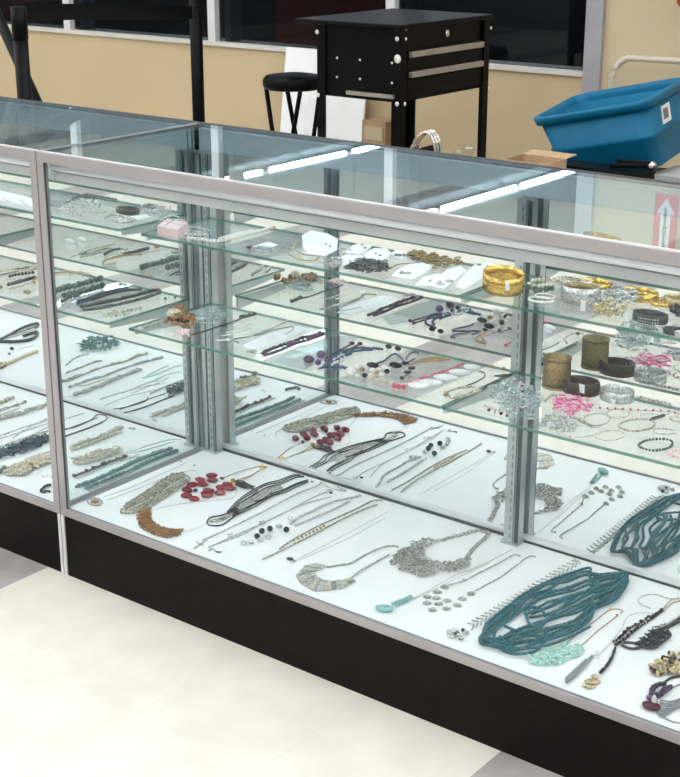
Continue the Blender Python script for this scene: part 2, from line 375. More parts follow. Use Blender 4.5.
# ------------------------------------------------------------------ display cases
H, D, ZK, ZD = .965, .487, .149, .164
Z1, Z2 = .757, .5515; YS1, YS2 = .236, .185
def glass(a, b, name, parent, axis):      # sheet with green cut edges
    mb = MB(); mb.box(a, b); fs = mb.f; 
    nrm = {'z': (0, 1), 'y': (2, 4), 'x': (3, 5)}[axis]
    for i in range(6):
        mb.mi[i] = 0 if i in nrm else 1
    return mb.build(name, [GLT if name == 'top_glass' else GL, 'glass_edge' if name == 'glass_shelf' else 'gasket_grey'], parent)
def make_case(x0, x1, label, shelf_l, shelf_r, mid):
    t = thing('display_case', label, 'display case', (x0, 0, 0))
    bx('kick_base', (x0+.004, .003, 0), (x1-.004, D+.01, ZK), 'kick_black', t)
    for a, b_ in ((x0, x0+.0085), (x1-.0085, x1)): bx('corner_trim', (a, -.001, 0), (b_, .012, ZK-.0005), 'bright_aluminium', t, .001)
    fr = MB()
    fr.box((x0, 0, ZK), (x1, .0075, ZD+.003)); fr.box((x0, .0075, ZK), (x0+.009, D+.02, ZD+.003)); fr.box((x1-.009, .0075, ZK), (x1, D+.02, ZD+.003)); fr.box((x0+.009, D+.008, ZK), (x1-.009, D+.02, ZD+.003))
    fr.build('deck_frame', 'aluminium', t, .001)
    bx('deck', (x0+.0095, .008, ZK+.001), (x1-.0095, D+.0075, ZD), 'deck_white', t)
    for a, b_ in ((x0, x0+.019), (x1-.019, x1)):
        p = bx('front_post', (a, 0, ZD+.0032), (b_, .012, H-.0222), 'aluminium', t, .0012)
        c0 = b_ if a == x0 else a-.004
        bx('gasket', (c0 if a == x0 else c0+.0022, .002, ZD+.0032), (c0+.0018 if a == x0 else c0+.004, .011, H-.0225), 'gasket', p)
    tr = MB(); tr.box((x0, 0, H-.022), (x1, .005, H-.0002)); tr.build('top_rail', 'aluminium', t, .0012)
    lp = MB(); lp.box((x0, .0052, H-.007), (x1, .013, H)); lp.build('top_lip', 'bright_aluminium', t)
    for a, b_ in ((x0, x0+.0035), (x1-.0035, x1)): bx('side_lip', (a, .0132, H-.006), (b_, D, H-.0004), 'satin_aluminium', t)
    bx('rear_lip', (x0, D+.0002, H-.02), (x1, D+.010, H), 'gasket', t)
    glass((x0+.0038, .0135, H-.0075), (x1-.0038, D-.0005, H-.0015), 'top_glass', t, 'z')
    glass((x0+.0215, .0045, ZD+.0035), (x1-.0215, .0095, H-.023), 'front_glass', t, 'y')
    for a in (x0+.002, x1-.009): bx('side_channel', (a, .0128, ZD+.0035), (a+.007, .020, H-.009), 'satin_aluminium', t)
    for a in (x0+.003, x1-.008): glass((a, .0205, ZD+.0035), (a+.005, D-.030, H-.008), 'side_glass', t, 'x')
    # lamp housing under the front rail: round aluminium bead above a flat valance
    a, b_ = x0+.026, x1-.026
    hs = bx('lamp_housing', (a, .024, .903), (b_, .030, .9425), 'satin_white', t)
    MB().tube([(a, .0195, .9335), (b_, .0195, .9335)], .0088, n=20).build('round_cover', 'bead_white', hs)
    bx('shadow_gap', (a, .0215, .9215), (b_, .0238, .9240), 'gasket_grey', hs)
    MB().tube([(a+.03, .044, .925), (b_-.03, .044, .925)], .008, n=10).build('lamp_tube', 'white_paint', hs)
    # header track above the sliding doors
    hd = MB(); hd.box((x0+.012, D-.014, .905), (x1-.012, D+.0, H-.009)); hd.build('header_track', 'header_white', t, .001)
    for z in (.918, .932, .946): pass
    # rear posts with slotted shelf standards
    for a, b_, s in ((x0+.0015, x0+.052, 1), (x1-.050, x1-.0015, -1), (mid-.018, mid+.018, 0)):
        p = bx('rear_post', (a, D-.026, ZD+.0002), (b_, D-.005, .904), 'satin_aluminium', t, .0015)
        c0 = (a+b_)/2
        for q in ((-.013,) if s < 0 else (.012,) if s else (0,)):
            mb = MB(); mb.box((c0+q-.006, D-.031, ZD+.002), (c0+q+.006, D-.0265, .90)); st = mb.build('shelf_standard', 'satin_aluminium', p)
            sl = MB()
            for k in range(36): sl.box((c0+q-.0017, D-.0316, ZD+.015+k*.02), (c0+q+.0017, D-.0305, ZD+.026+k*.02))
            sl.build('slots', 'slot_dark', st)
        for g0, g1 in (((-.0035, .0035), (-.0235, -.0215), (.0215, .0235)) if s else ((.009, .0178),)): bx('post_groove', (c0+g0, D-.0275, ZD+.002), (c0+g1, D-.0258, .90), 'back_groove', p)
        bx('post_foot', (a-.002, D-.034, ZD+.0002), (b_+.002, D-.0045, ZD+.006), 'satin_aluminium', p, .001)
    # glass shelves, two lengths per level, on tapered brackets
    for z, yf in ((Z1, YS1), (Z2, YS2)):
        for a, b_ in ((shelf_l, mid-.002), (mid+.002, shelf_r)):
            sh = glass((a, yf, z-.006), (b_, D-.034, z), 'glass_shelf', t, 'z')
        for c0, w in ((shelf_l+.006, .004), (mid, .008), (shelf_r-.006, .004)):
            pl = [(yf+.012, z-.0065), (yf+.012, z-.017), (D-.035, z-.036), (D-.035, z-.0065)]
            mb = MB(); mb.add([(c0-w/2, y, q) for y, q in pl]+[(c0+w/2, y, q) for y, q in pl], [(0, 1, 2, 3), (7, 6, 5, 4), (0, 4, 5, 1), (1, 5, 6, 2), (2, 6, 7, 3), (3, 7, 4, 0)], 0, False)
            mb.build('shelf_bracket', 'satin_aluminium', t)
    # mirrored sliding doors on their bottom track
    for a, b_, y in ((x0+.03, mid+.012, YM), (mid-.012, x1-.03, YM-.003)):
        d = bx('mirror_door', (a, y, ZD+.016), (b_, y+.003, .9045), [MATS['mirror']], t)
        bx('door_rail', (a, y-.006, ZD+.0045), (b_, y+.0035, ZD+.0155), 'bright_aluminium', d, .001)
    bx('door_track', (x0+.02, YM-.011, ZD+.0002), (x1-.02, YM+.006, ZD+.004), 'gasket', t)
    return t
make_case(0.0, 1.78, 'glass display case on a black base, holding the large teal rope necklace', .053, 1.727, .891)
make_case(-1.783, -.003, 'second glass display case butted against the end of the near one', -1.735, -.015, -.893)
# ------------------------------------------------------------------ behind the cases
def post(name, label, px, dia, yy, top):
    x = hit(px, 60, 1, yy).x; t = thing(name, label, 'barrier post', (x, yy, 0))
    MB().lathe((x, yy, 0), [(0, 0), (.17, 0), (.17, .012), (.05, .03), (0, .03)], 28).build('base', 'black_steel', t)
    MB().tube([(x, yy, .03), (x, yy, top-.09)], dia/2, n=20).build('pole', 'black_steel', t)
    MB().tube([(x, yy, top-.089), (x, yy, top)], dia/2*1.08, n=20).build('belt_head', 'black_vinyl', t)
    return x
zt = hit(20, 7, 1, .8).z
xa = post('barrier_post', 'thick black barrier post beside the slanting black bar', 22, .042, .8, zt)
xb = post('barrier_post', 'slim black barrier post rising behind the corner where the two cases meet', 197, .050, 2.3, 1.32)
pa, pb = Vector((xa, .8, hit(36, 13, 1, .8).z)), Vector((xb, 2.3, hit(190, 12, 1, 2.3).z))
dr = (pb-pa).normalized()*.04; n_ = Vector((-dr.y, dr.x, 0)).normalized()*.001
mb = MB(); P = [pa+dr, pb-dr]; h_ = Vector((0, 0, .024))
mb.add([P[0]-h_-n_, P[1]-h_-n_, P[1]+h_-n_, P[0]+h_-n_, P[0]-h_+n_, P[1]-h_+n_, P[1]+h_+n_, P[0]+h_+n_], [(0, 1, 2, 3), (7, 6, 5, 4), (0, 4, 5, 1), (1, 5, 6, 2), (2, 6, 7, 3), (3, 7, 4, 0)], 0, False)
tag(mb.build('barrier_belt', 'black_vinyl'), 'black belt stretched level between the two black posts', 'belt')
a = hit(-14, -10, 1, .88); b_ = hit(36, 100, 1, .88); d = (b_-a); e = a+d*((.012-a.z)/d.z)
tag(MB().tube([a, e], .016, n=12).build('metal_bar', 'black_steel'), 'slanting black metal bar crossing behind the thick post', 'bar')

# tool cart
y0 = 1.9
k = hit(401, 30, 1, y0); xR = k.x; zT = k.z; zB = hit(401, 106, 1, y0).z; xL = hit(317, 60, 1, y0).x; y1 = hit(489, 60, 0, xR).y
t = thing('tool_cart', 'black metal tool cart with two drawers and long grey drawer pulls', 'tool cart', ((xL+xR)/2, (y0+y1)/2, 0))
bx('cart_body', (xL+.02, y0+.006, zB+.008), (xR-.012, y1-.006, zT), 'black_steel', t)
bx('cart_top', (xL-.085, y0-.012, zT+.0005), (xR+.008, y1+.012, zT+.016), 'black_steel', t, .004)
bx('lower_shelf', (xL+.025, y0+.02, .18), (xR-.02, y1-.02, .21), 'black_steel', t)
wl = .035
for ax, ay in ((xL, y0), (xR-wl, y0), (xL, y1-wl), (xR-wl, y1-wl)):
    l = MB(); sy = 1 if ay == y0 else -1; sx2 = 1 if ax == xL else -1
    l.box((ax, ay if sy > 0 else ay+wl-.004, .05), (ax+wl, ay+.004 if sy > 0 else ay+wl, zT-.001))
    l.box((ax if sx2 > 0 else ax+wl-.004, ay+.0041*(sy > 0), .05), (ax+.004 if sx2 > 0 else ax+wl, ay+wl-.0041*(sy < 0), zT-.001))
    lg = l.build('leg', 'black_steel', t)
    MB().lathe((ax+wl/2, ay+wl/2, 0), [(0, 0), (.02, 0), (.02, .045), (0, .05)], 12).build('caster', 'black_vinyl', lg)
h = zT-zB
for i, (q0, q1) in enumerate(((.60, .96), (.33, .57), (.06, .30))):
    if i == 2: continue
    dw = bx('drawer', (xR-.0115, y0+.045, zB+h*(q0-.24)), (xR-.004, y1-.042, zB+h*(q1-.26+.02)), 'black_steel', t, .002)
    bx('drawer_pull', (xR-.0035, y0+.05, zB+h*(.62-.27*i)), (xR+.012, y1-.05, zB+h*(.70-.27*i)), 'drawer_pull', dw, .003)
MB().sphere((xR+.001, (y0+y1)/2, zB+h*.88), (.004, .012, .012), T=SPH2).build('lock', 'chrome', t)
for px, py, r in ((318, 21, 5), (317, 32, 7), (397, 28, 6), (397, 39, 7), (397.5, 59, 13), (337, 58, 4), (360, 60, 4), (337, 77, 4), (360, 79, 4), (392, 83, 4), (397, 104, 7), (318, 95, 7), (392, 63, 4)):
    p = hit(px, py, 1, y0-.003); MB().sphere(p, (r*.001*1.15, .003, r*.001*1.15)).build('bolt', 'bolt_white', t)
for px, py, r in ((406, 29, 4), (406, 39, 5), (405, 104, 6), (491, 28, 5), (489, 88, 5)):
    p = hit(px, py, 0, xR+.001); MB().sphere(p, (.003, r*.001*1.2, r*.001*1.2)).build('bolt', 'bolt_white', t)
q0, q1 = hit(347, 94, 1, y0-.004), hit(394, 99, 1, y0-.004)
bx('lower_rail', (q0.x, y0-.0095, q1.z), (q1.x, y0+.005, q1.z+.012), 'drawer_pull', t)

# bar stool
ys = 2.35; c = hit(293, 75, 1, ys); r = (hit(315, 73, 1, ys).x-hit(268, 73, 1, ys).x)/2
t = thing('bar_stool', 'round black padded bar stool with crossed legs beside the tool cart', 'stool', (c.x, ys, 0))
MB().lathe((c.x, ys, c.z-.05), [(0, 0), (r*.93, 0), (r, .012), (r, .032), (r*.9, .048), (r*.5, .055), (0, .056)], 32).build('seat', 'black_vinyl', t)
zs = c.z-.0505
for s in (-1, 1):
    for q in (-1, 1):
        x_a, x_b = c.x+s*r*.72, c.x-s*r*1.0
        pts = [(x_a, ys+q*.06, zs), (c.x+s*r*.25, ys+q*.07, zs*.66), (x_b*.0+c.x-s*r*.35, ys+q*.085, zs*.38), (c.x-s*r*1.0, ys+q*.11, .012)]
        lg = MB().tube(smooth_path(pts, .03), .009, n=10).build('leg', 'black_steel', t)
for zz in (zs*.74, zs*.3):
    w_ = r*.38 if zz > zs*.5 else r*.5
    mb = MB()
    for q in (-1, 1): mb.tube([(c.x-w_, ys+q*.075, zz), (c.x+w_, ys+q*.075, zz)], .007)
    mb.build('footrest', 'black_steel', t)

# white board leaning on the wall behind the cart
a, b_ = hit(285.5, 47, 1, YW-.05), hit(368, 60, 1, YW-.05)
mb = MB(); za = a.z
mb.add([(a.x, YW-.16, .0), (b_.x, YW-.16, .0), (b_.x, YW-.15, .0), (a.x, YW-.15, .0), (a.x, YW-.045, za), (b_.x, YW-.045, za), (b_.x, YW-.035, za), (a.x, YW-.035, za)],
       [(0, 3, 2, 1), (4, 5, 6, 7), (0, 1, 5, 4), (1, 2, 6, 5), (2, 3, 7, 6), (3, 0, 4, 7)], 0, False)
tag(mb.build('foam_board', 'white_card'), 'plain white board leaning on the beige wall behind stool and cart', 'board')
# things by the cart leg
c = hit(384, 130, 1, 2.5)
t = thing('paper_sack', 'brown paper sack standing beside the cart leg on the floor', 'sack', (c.x, 2.5, 0))
mb = MB(); 
for i in range(1): mb.prism([(c.x-.06, 2.44), (c.x+.05, 2.44), (c.x+.06, 2.5), (c.x+.05, 2.56), (c.x-.06, 2.56), (c.x-.05, 2.5)], .0, c.z+.04)
mb.build('sack_body', 'cardboard', t)
bx('sack_fold', (c.x-.045, 2.435, c.z-.03), (c.x+.04, 2.4395, c.z+.02), 'tan_wall', t)
c = hit(424, 139, 1, 1.45)
t = thing('tape_dispenser', 'curved chrome and black gadget on the narrow bench behind the case top', 'gadget', (c.x, 1.45, 0))
zb2 = hit(430, 151, 1, 1.45).z-.03
mb = MB()
for q in (-.014, .0, .014): mb.tube(smooth_path([(c.x-.045, 1.45+q, zb2), (c.x-.02, 1.45+q, zb2+.06), (c.x+.02, 1.45+q, zb2+.085), (c.x+.045, 1.45+q, zb2+.055), (c.x+.05, 1.45+q, zb2+.005)], .006), .0045)
mb.build('hoop', 'chrome', t); MB().tube([(c.x-.03, 1.45, zb2+.01), (c.x+.035, 1.45, zb2+.03)], .02, n=14).build('roller', 'black_steel', t)
for px, lab in ((461, 'small clear plastic cup hook standing behind the case top'), (485, 'short clear plastic cup beside the cart leg')):
    pass
for px, py, hh, lab in ((459, 147, .035, 'small clear glass ornament on the narrow bench behind the case top, nearer the gadget'), (470, 141, .05, 'taller clear glass ornament on the narrow bench behind the case top, nearer the blue tote')):
    c2 = hit(px, py, 1, 1.45); mb = MB()
    mb.lathe((c2.x, 1.45, zb2), [(.0, 0), (.022, 0), (.008, .012), (.008, hh*.6), (.018, hh), (.006, hh+.012), (0, hh+.012)], 16)
    tag(mb.build('crystal_ornament', GT), lab, 'ornament')
b0, b1 = hit(405, 150, 1, 1.45).x, hit(545, 160, 1, 1.45).x
t = thing('work_bench', 'narrow bench with a brown board top just behind the case', 'bench', ((b0+b1)/2, 1.45, 0))
bx('bench_top', (b0, 1.33, zb2-.022), (b1, 1.6, zb2-.0005), 'cardboard', t, .003)
for x in (b0+.02, b1-.05):
    for y in (1.35, 1.55): bx('leg', (x, y, 0), (x+.03, y+.03, zb2-.0225), 'black_steel', t)

# blue tote, tilted, on a black table
yt = 2.1
rl, rr, br = hit(536, 118, 1, yt), hit(645, 101, 1, yt), hit(645, 171, 1, yt)
W = (rr-rl).length; tilt = math.atan2(rr.z-rl.z, rr.x-rl.x); Hh = .56*W; Lb = .80*W
M = Matrix.Translation(rr) @ Matrix.Rotation(math.radians(3), 4, 'Z') @ Matrix.Rotation(-tilt, 4, 'Y') @ Matrix.Rotation(math.radians(7), 4, 'X')
def rr_loop(x0, x1, y0_, y1_, r_, z, n=6):
    o = []
    for cx_, cy_, a0 in ((x1-r_, y1_-r_, 0), (x0+r_, y1_-r_, 90), (x0+r_, y0_+r_, 180), (x1-r_, y0_+r_, 270)):
        for i in range(n+1):
            a = math.radians(a0+90*i/n); o.append((cx_+r_*math.cos(a), cy_+r_*math.sin(a), z))
    return o
Dp = .86*W
def loft(mb, loops, M, cap0=True, cap1=True):
    n = len(loops[0]); vs = [M @ Vector(p) for l in loops for p in l]; fs = []
    for j in range(len(loops)-1):
        for i in range(n): fs.append((j*n+i, j*n+(i+1) % n, (j+1)*n+(i+1) % n, (j+1)*n+i))
    if cap0: fs.append(tuple(range(n))[::-1])
    if cap1: fs.append(tuple(range((len(loops)-1)*n, len(loops)*n)))
    mb.add(vs, fs)
def lp_(f, z, g=0):       # f: 0 bottom, 1 rim; g: grow
    i = (1-f)*.085*W; return rr_loop(-W+i*1.35-g, -i*.35+g, i*.5-g, Dp-i*.5+g, .05*W+.03, z)
t = thing('storage_tote', 'open bright blue plastic storage tote tilted on a black table', 'storage tote', (rl+rr)/2-Vector((0, -Dp/2, Hh)))
mb = MB(); loft(mb, [lp_(0, -Hh), lp_(.05, -Hh+.004, .004), lp_(.45, -Hh*.56), lp_(.47, -Hh*.53, .006), lp_(.50, -Hh*.50, 0), lp_(.9, -.028), lp_(.9, -.027, -.004), lp_(.05, -Hh+.008, -.005)], M); o = mb.build('tote_body', 'tote_blue', t)
mb = MB(); loft(mb, [lp_(.9, -.026, .0005), lp_(.93, -.026, .010), lp_(.97, -.008, .012), lp_(1, -.003, .012), lp_(1, .001, .007), lp_(1, .001, -.002), lp_(.95, -.018, -.003), lp_(.9, -.031, -.0036)], M, False, False); mb.build('rim', 'tote_blue', t)
def side_patch(y0_, y1_, z0_, z1_, d, name, m_, par):
    xs = lambda z: (z/Hh)*.085*W*.35+.0006
    vs = [M @ Vector((xs(z)+e, y, z)) for e in (0, d) for y, z in ((y0_, z0_), (y1_, z0_), (y1_, z1_), (y0_, z1_))]
    q_ = MB(); q_.add(vs, [(0, 3, 2, 1), (4, 5, 6, 7), (0, 1, 5, 4), (1, 2, 6, 5), (2, 3, 7, 6), (3, 0, 4, 7)], 0, False); return q_.build(name, m_, par)
lb = side_patch(Dp*.32, Dp*.52, -Hh*.46, -Hh*.20, .0025, 'paper_label', 'white_card', t)
side_patch(Dp*.35, Dp*.46, -Hh*.40, -Hh*.25, .0034, 'printed_panel', 'mullion_grey', lb)
zt2 = (M @ Vector((-W/2, Dp/2, -Hh))).z-.045
zt2 = (M @ Vector((-W, 0, -Hh))).z-.002
a, b_ = hit(550, 160, 1, 1.98).x, 2.2
t = thing('side_table', 'low black side table carrying the blue tote', 'table', (1.2, 2.3, 0))
bx('table_top', (a-.12, 1.85, zt2-.03), (b_-.9, 2.62, zt2), 'black_steel', t, .004)
for x in (a-.1, b_-.97):
    for y in (1.87, 2.55): bx('leg', (x, y, 0), (x+.04, y+.04, zt2-.0305), 'black_steel', t)
k0, k1 = hit(549, 163, 1, 1.89), hit(640, 175, 1, 1.89); zk3 = k0.z
t = thing('tool_case', 'long black tool case on the table in front of the blue tote', 'case', ((k0.x+k1.x)/2, 1.95, zt2))
bx('case_body', (k0.x, 1.89, zt2+.0005), (k1.x, 1.99, zk3-.014), 'black_steel', t, .004)
bx('case_lid', (k0.x-.002, 1.888, zk3-.0135), (k1.x+.002, 1.992, zk3), 'black_vinyl', t, .004)
q = hit(553, 160, 1, 1.95); tag(MB().sphere((q.x, 1.95, zk3+.009), (.022, .012, .012), T=SPH2).build('bottle_cap', 'chrome'), 'small shiny round clip on the corner of the black tool case', 'clip')
q = hit(643, 168, 1, 1.90)
zt4 = zt2; zt2 = zk3; 
t = thing('folded_tripod', 'folded black and silver tripod lying on the black tool case', 'tripod', (q.x, 1.93, zt2))
MB().tube([(q.x+.005, 1.93, zt2+.012), (q.x+.02, 1.93, zt2+.03)], .010, n=12).build('foot', 'chrome', t)
MB().tube([(q.x-.12, 1.93, zt2+.008), (q.x-.002, 1.93, zt2+.02)], .008, n=10).tube([(q.x-.11, 1.95, zt2+.02), (q.x-.0, 1.95, zt2+.025)], .006, n=10).build('leg', 'black_vinyl', t)
zt2 = zt4
# grey lid under the raised end of the tote
cr = M @ Vector((-.06*W, Dp*.4, -Hh))
bx0 = M @ Vector((-.02*W, .05*W, -Hh))
tag(MB().prism([(bx0.x-.03, bx0.y+.01), (bx0.x+.10, bx0.y+.01), (bx0.x+.12, bx0.y+.03), (bx0.x+.12, bx0.y+.30), (bx0.x-.03, bx0.y+.30)], zt2+.0005, bx0.z-.022).build('grey_tray', 'lid_grey'), 'pale grey tray wedged under the raised end of the blue tote', 'tray')
#print('tote bottom right', bx0, 'table', zt2)

# hand truck with its bent tube handle
yy = 2.88; p0, p1, p2 = hit(612, 80, 1, yy), hit(626, 57.5, 1, yy), hit(690, 63, 1, yy)
hw = .24
t = thing('hand_truck', 'hand truck with a cream bent tube handle standing behind the blue tote', 'hand truck', (p0.x+hw, yy, 0))
x1_ = p0.x+2*hw; zt3 = p1.z
MB().tube(smooth_path([(p0.x, yy, .12), (p0.x, yy, zt3-.16), (p0.x+.004, yy, zt3-.06), (p0.x+.045, yy, zt3-.008), (p0.x+.11, yy, zt3), (x1_-.11, yy, zt3), (x1_-.045, yy, zt3-.008), (x1_-.004, yy, zt3-.06), (x1_, yy, zt3-.16), (x1_, yy, .12)], .02), .012, n=12).build('frame', 'cream_tube', t)
for z in (.3, .5): MB().tube([(p0.x+.013, yy, z), (x1_-.013, yy, z)], .009, n=10).build('crossbar', 'cream_tube', t)
bx('toe_plate', (p0.x-.02, yy-.26, .0), (x1_+.02, yy-.005, .006), 'black_steel', t)
for x in (p0.x-.045, x1_+.015): MB().lathe((x+.015, yy+.0, .1), [(0, -.018), (.1, -.018), (.1, .018), (0, .018)], 24, Matrix.Rotation(PI/2, 3, 'Y')).build('wheel', 'black_vinyl', t)
# cardboard box just behind the case top
a, b_ = hit(502, 159, 1, 1.68), hit(546, 165, 1, 1.68)
t = thing('cardboard_box', 'open cardboard box standing between the cart and the blue tote', 'box', ((a.x+b_.x)/2, 1.74, 0))
zc = a.z; w = .004
mb = MB(); mb.box((a.x, 1.68, 0), (b_.x, 1.68+w, zc)).box((a.x, 1.80-w, 0), (b_.x, 1.80, zc)).box((a.x, 1.68+w, 0), (a.x+w, 1.80-w, zc)).box((b_.x-w, 1.68+w, 0), (b_.x, 1.80-w, zc)).box((a.x+w, 1.68+w, 0), (b_.x-w, 1.80-w, w))
mb.build('box_body', 'cardboard', t)
fl = MB(); fl.add([(a.x, 1.799, zc), (b_.x, 1.799, zc), (b_.x, 1.86, zc+.005), (a.x, 1.86, zc+.005), (a.x, 1.803, zc), (b_.x, 1.803, zc), (b_.x, 1.863, zc+.002), (a.x, 1.863, zc+.002)], [(0, 1, 2, 3), (7, 6, 5, 4), (0, 4, 5, 1), (1, 5, 6, 2), (2, 6, 7, 3), (3, 7, 4, 0)], 0, False); fl.build('flap', 'cardboard', t)
# ------------------------------------------------------------------ jewellery
EXPOSURE = 0.82
R_ = random.Random(11)
class Pt(tuple): pass
def wp(p, z, ref=False):
    q = un(p[0], p[1], z) if ref else at(p[0], p[1], z)
    x_ = min(q.x, -.018) if -.08 < q.x < .004 else q.x      # clear of the glass end panels
    return Vector((x_, fit(q.y, z, 0), z))
def fit(y, z, m):                      # keep pieces on their own shelf or deck
    lo, hi = (.011, .474) if z < .3 else ((.19, .449) if z < .7 else (.241, .449))
    return min(max(y, lo+m), hi-m)
class J:                                   # one piece of jewellery lying on a level surface z
    def __init__(s, z, ref=False): s.z = z; s.ref = ref; s.parts = []; s.w = 0
    def P(s, pts, h=0): return [wp(p, s.z, s.ref)+Vector((0, 0, h)) for p in pts]
    def part(s, name, m): s.parts.append([name, m, MB(), []]); return s
    @property
    def mb(s): return s.parts[-1][2]
    def T(s, pts, r, closed=False, h=0, wob=0, step=.005):
        p = smooth_path(s.P(pts, r+h), step, closed)
        if wob: p = [q+Vector((R_.uniform(-wob, wob), R_.uniform(-wob, wob), R_.uniform(0, wob))) for q in p]
        s.mb.tube(p, r, closed, 6); return s
    def B(s, pts, r, sp=None, sc=(1, 1, 1), jit=.1, closed=False, h=0, T=None):
        p = resample(smooth_path(s.P(pts, 0), .003, closed), sp or 2*r*sc[0]*1.0, closed)
        for i, q in enumerate(p):
            d = p[min(i+1, len(p)-1)]-p[max(i-1, 0)]; a = math.atan2(d.y, d.x); k = 1+R_.uniform(-jit, jit)
            s.mb.sphere(q+Vector((0, 0, r*sc[2]*k+h)), (r*sc[0]*k, r*sc[1]*k, r*sc[2]*k), a, T)
        return s
    def K(s, pts, L, w, r, closed=False, h=0):      # open oval links
        p = resample(smooth_path(s.P(pts, 0), .003, closed), L*1.5, closed)
        for i, q in enumerate(p):
            d = p[min(i+1, len(p)-1)]-p[max(i-1, 0)]; a = math.atan2(d.y, d.x); c_, s_ = math.cos(a), math.sin(a)
            ring = []
            for k in range(10):
                t = 2*PI*k/10; x, y = L*math.cos(t), w*math.sin(t); ring.append(q+Vector((x*c_-y*s_, x*s_+y*c_, r+h+(.4*w*abs(math.sin(t)) if i % 2 else 0))))
            s.mb.tube(ring, r, True, 5)
        return s
    def O(s, p, rx, ry, rz, ang=0, h=0):
        s.mb.sphere(s.P([p])[0]+Vector((0, 0, rz+h)), (rx, ry, rz), math.radians(ang), SPH2); return s
    def C(s, poly, n, r, kind='mix', hmax=.006, h=0):    # tangle filling an outline
        pg = [tuple(q[:2]) for q in s.P(poly)]; xs = [q[0] for q in pg]; ys = [q[1] for q in pg]; k = 0; tries = 0
        while k < n and tries < n*40:
            tries += 1; x, y = R_.uniform(min(xs), max(xs)), R_.uniform(min(ys), max(ys)); ins = False; j = len(pg)-1
            for i in range(len(pg)):
                if (pg[i][1] > y) != (pg[j][1] > y) and x < (pg[j][0]-pg[i][0])*(y-pg[i][1])/(pg[j][1]-pg[i][1])+pg[i][0]: ins = not ins
                j = i
            if not ins: continue
            k += 1; z = s.z+h+r+R_.uniform(0, hmax); a = R_.uniform(0, PI)
            if kind == 'bead' or (kind == 'mix' and k % 2): s.mb.sphere((x, y, z), (r*R_.uniform(.8, 1.4), r*R_.uniform(.7, 1), r), a)
            elif kind == 'leaf': s.mb.sphere((x, y, z), (r*2.6, r*1.1, r*.45), a, None, Matrix.Rotation(R_.uniform(-.6, .6), 3, 'X'))
            else:
                rr = r*R_.uniform(1.6, 2.6); c_, s_ = math.cos(a), math.sin(a)
                s.mb.tube([(x+rr*math.cos(t*PI/4), y+rr*.7*math.sin(t*PI/4), z+.3*rr*math.sin(t*PI/4+a)) for t in range(8)], r*.38, True, 4)
        return s
    def pl(s, poly, h0=0, h1=.0012, mi=0): s.mb.prism([tuple(q[:2]) for q in s.P(poly)], s.z+h0, s.z+h1, mi); return s
    def ring(s, c, R, h, th, n=40, ribs=0, sy=1., h0=0, open_=0., tilt=0, ax=0.):   # standing cuff or bangle
        q = s.P([c])[0]; q.y = fit(q.y, s.z, (R+.001)*sy); vs = []; fs = []
        prof = [(0, 0), (th, 0), (th*1.25, h*.5), (th, h), (0, h), (th*.2, h*.5)]; k = len(prof); Mx = Matrix.Rotation(tilt, 3, Vector((math.cos(ax), math.sin(ax), 0)))
        m_ = n if not open_ else int(n*(1-open_))
        for i in range(m_):
            a = 2*PI*i/n+ax; rb = (ribs*(1 if i % 2 else -1))
            for r_, z_ in prof:
                rad = R-th+r_+(rb if r_ > th*.5 else 0); p = Mx @ Vector((rad*math.cos(a), rad*sy*math.sin(a), z_)); vs.append(q+p)
        lowest = min(v_[2] for v_ in vs); vs = [v_+Vector((0, 0, s.z+h0-lowest)) for v_ in vs]
        for i in range(m_ if not open_ else m_-1):
            for j in range(k): fs.append((i*k+j, ((i+1) % m_)*k+j, ((i+1) % m_)*k+(j+1) % k, i*k+(j+1) % k))
        if open_: fs += [tuple(range(k)), tuple(range((m_-1)*k, m_*k))[::-1]]
        s.mb.add(vs, fs); return s
    def flat(s, c, R, r, sy=1., h=0, kind='tube', wob=0, sp=None, rot=0):
        q = s.P([c])[0]; q.y = fit(q.y, s.z, R*max(sy, abs(math.sin(rot)))+r); ca, sa = math.cos(rot), math.sin(rot)
        pts = []
        for i in range(28):
            a = 2*PI*i/28; x, y = R*math.cos(a)*(1+wob*math.sin(3*a+rot)), R*sy*math.sin(a); pts.append(q+Vector((x*ca-y*sa, x*sa+y*ca, r+h)))
        if kind == 'tube': s.mb.tube(pts, r, True, 6)
        else:
            for p in resample(pts, sp or 2*r, True): s.mb.sphere(p, r*R_.uniform(.85, 1.1))
        return s
    def done(s, name, label, cat, group=None):
        ps = [p for p in s.parts if p[2].v]
        if len(ps) == 1: return tag(ps[0][2].build(name, ps[0][1]), label, cat, group)
        v0 = ps[0][2].v; c = Vector((sum(q[0] for q in v0)/len(v0), sum(q[1] for q in v0)/len(v0), s.z))
        t = thing(name, label, cat, c, group)
        for n_, m_, mb_, _ in ps: mb_.build(n_, m_, t)
        return t
def cr(x0, y0, k, pts): return [(x0+x/k, y0+y/k) for x, y in pts]   # readings from an enlarged view, back to the photo's frame

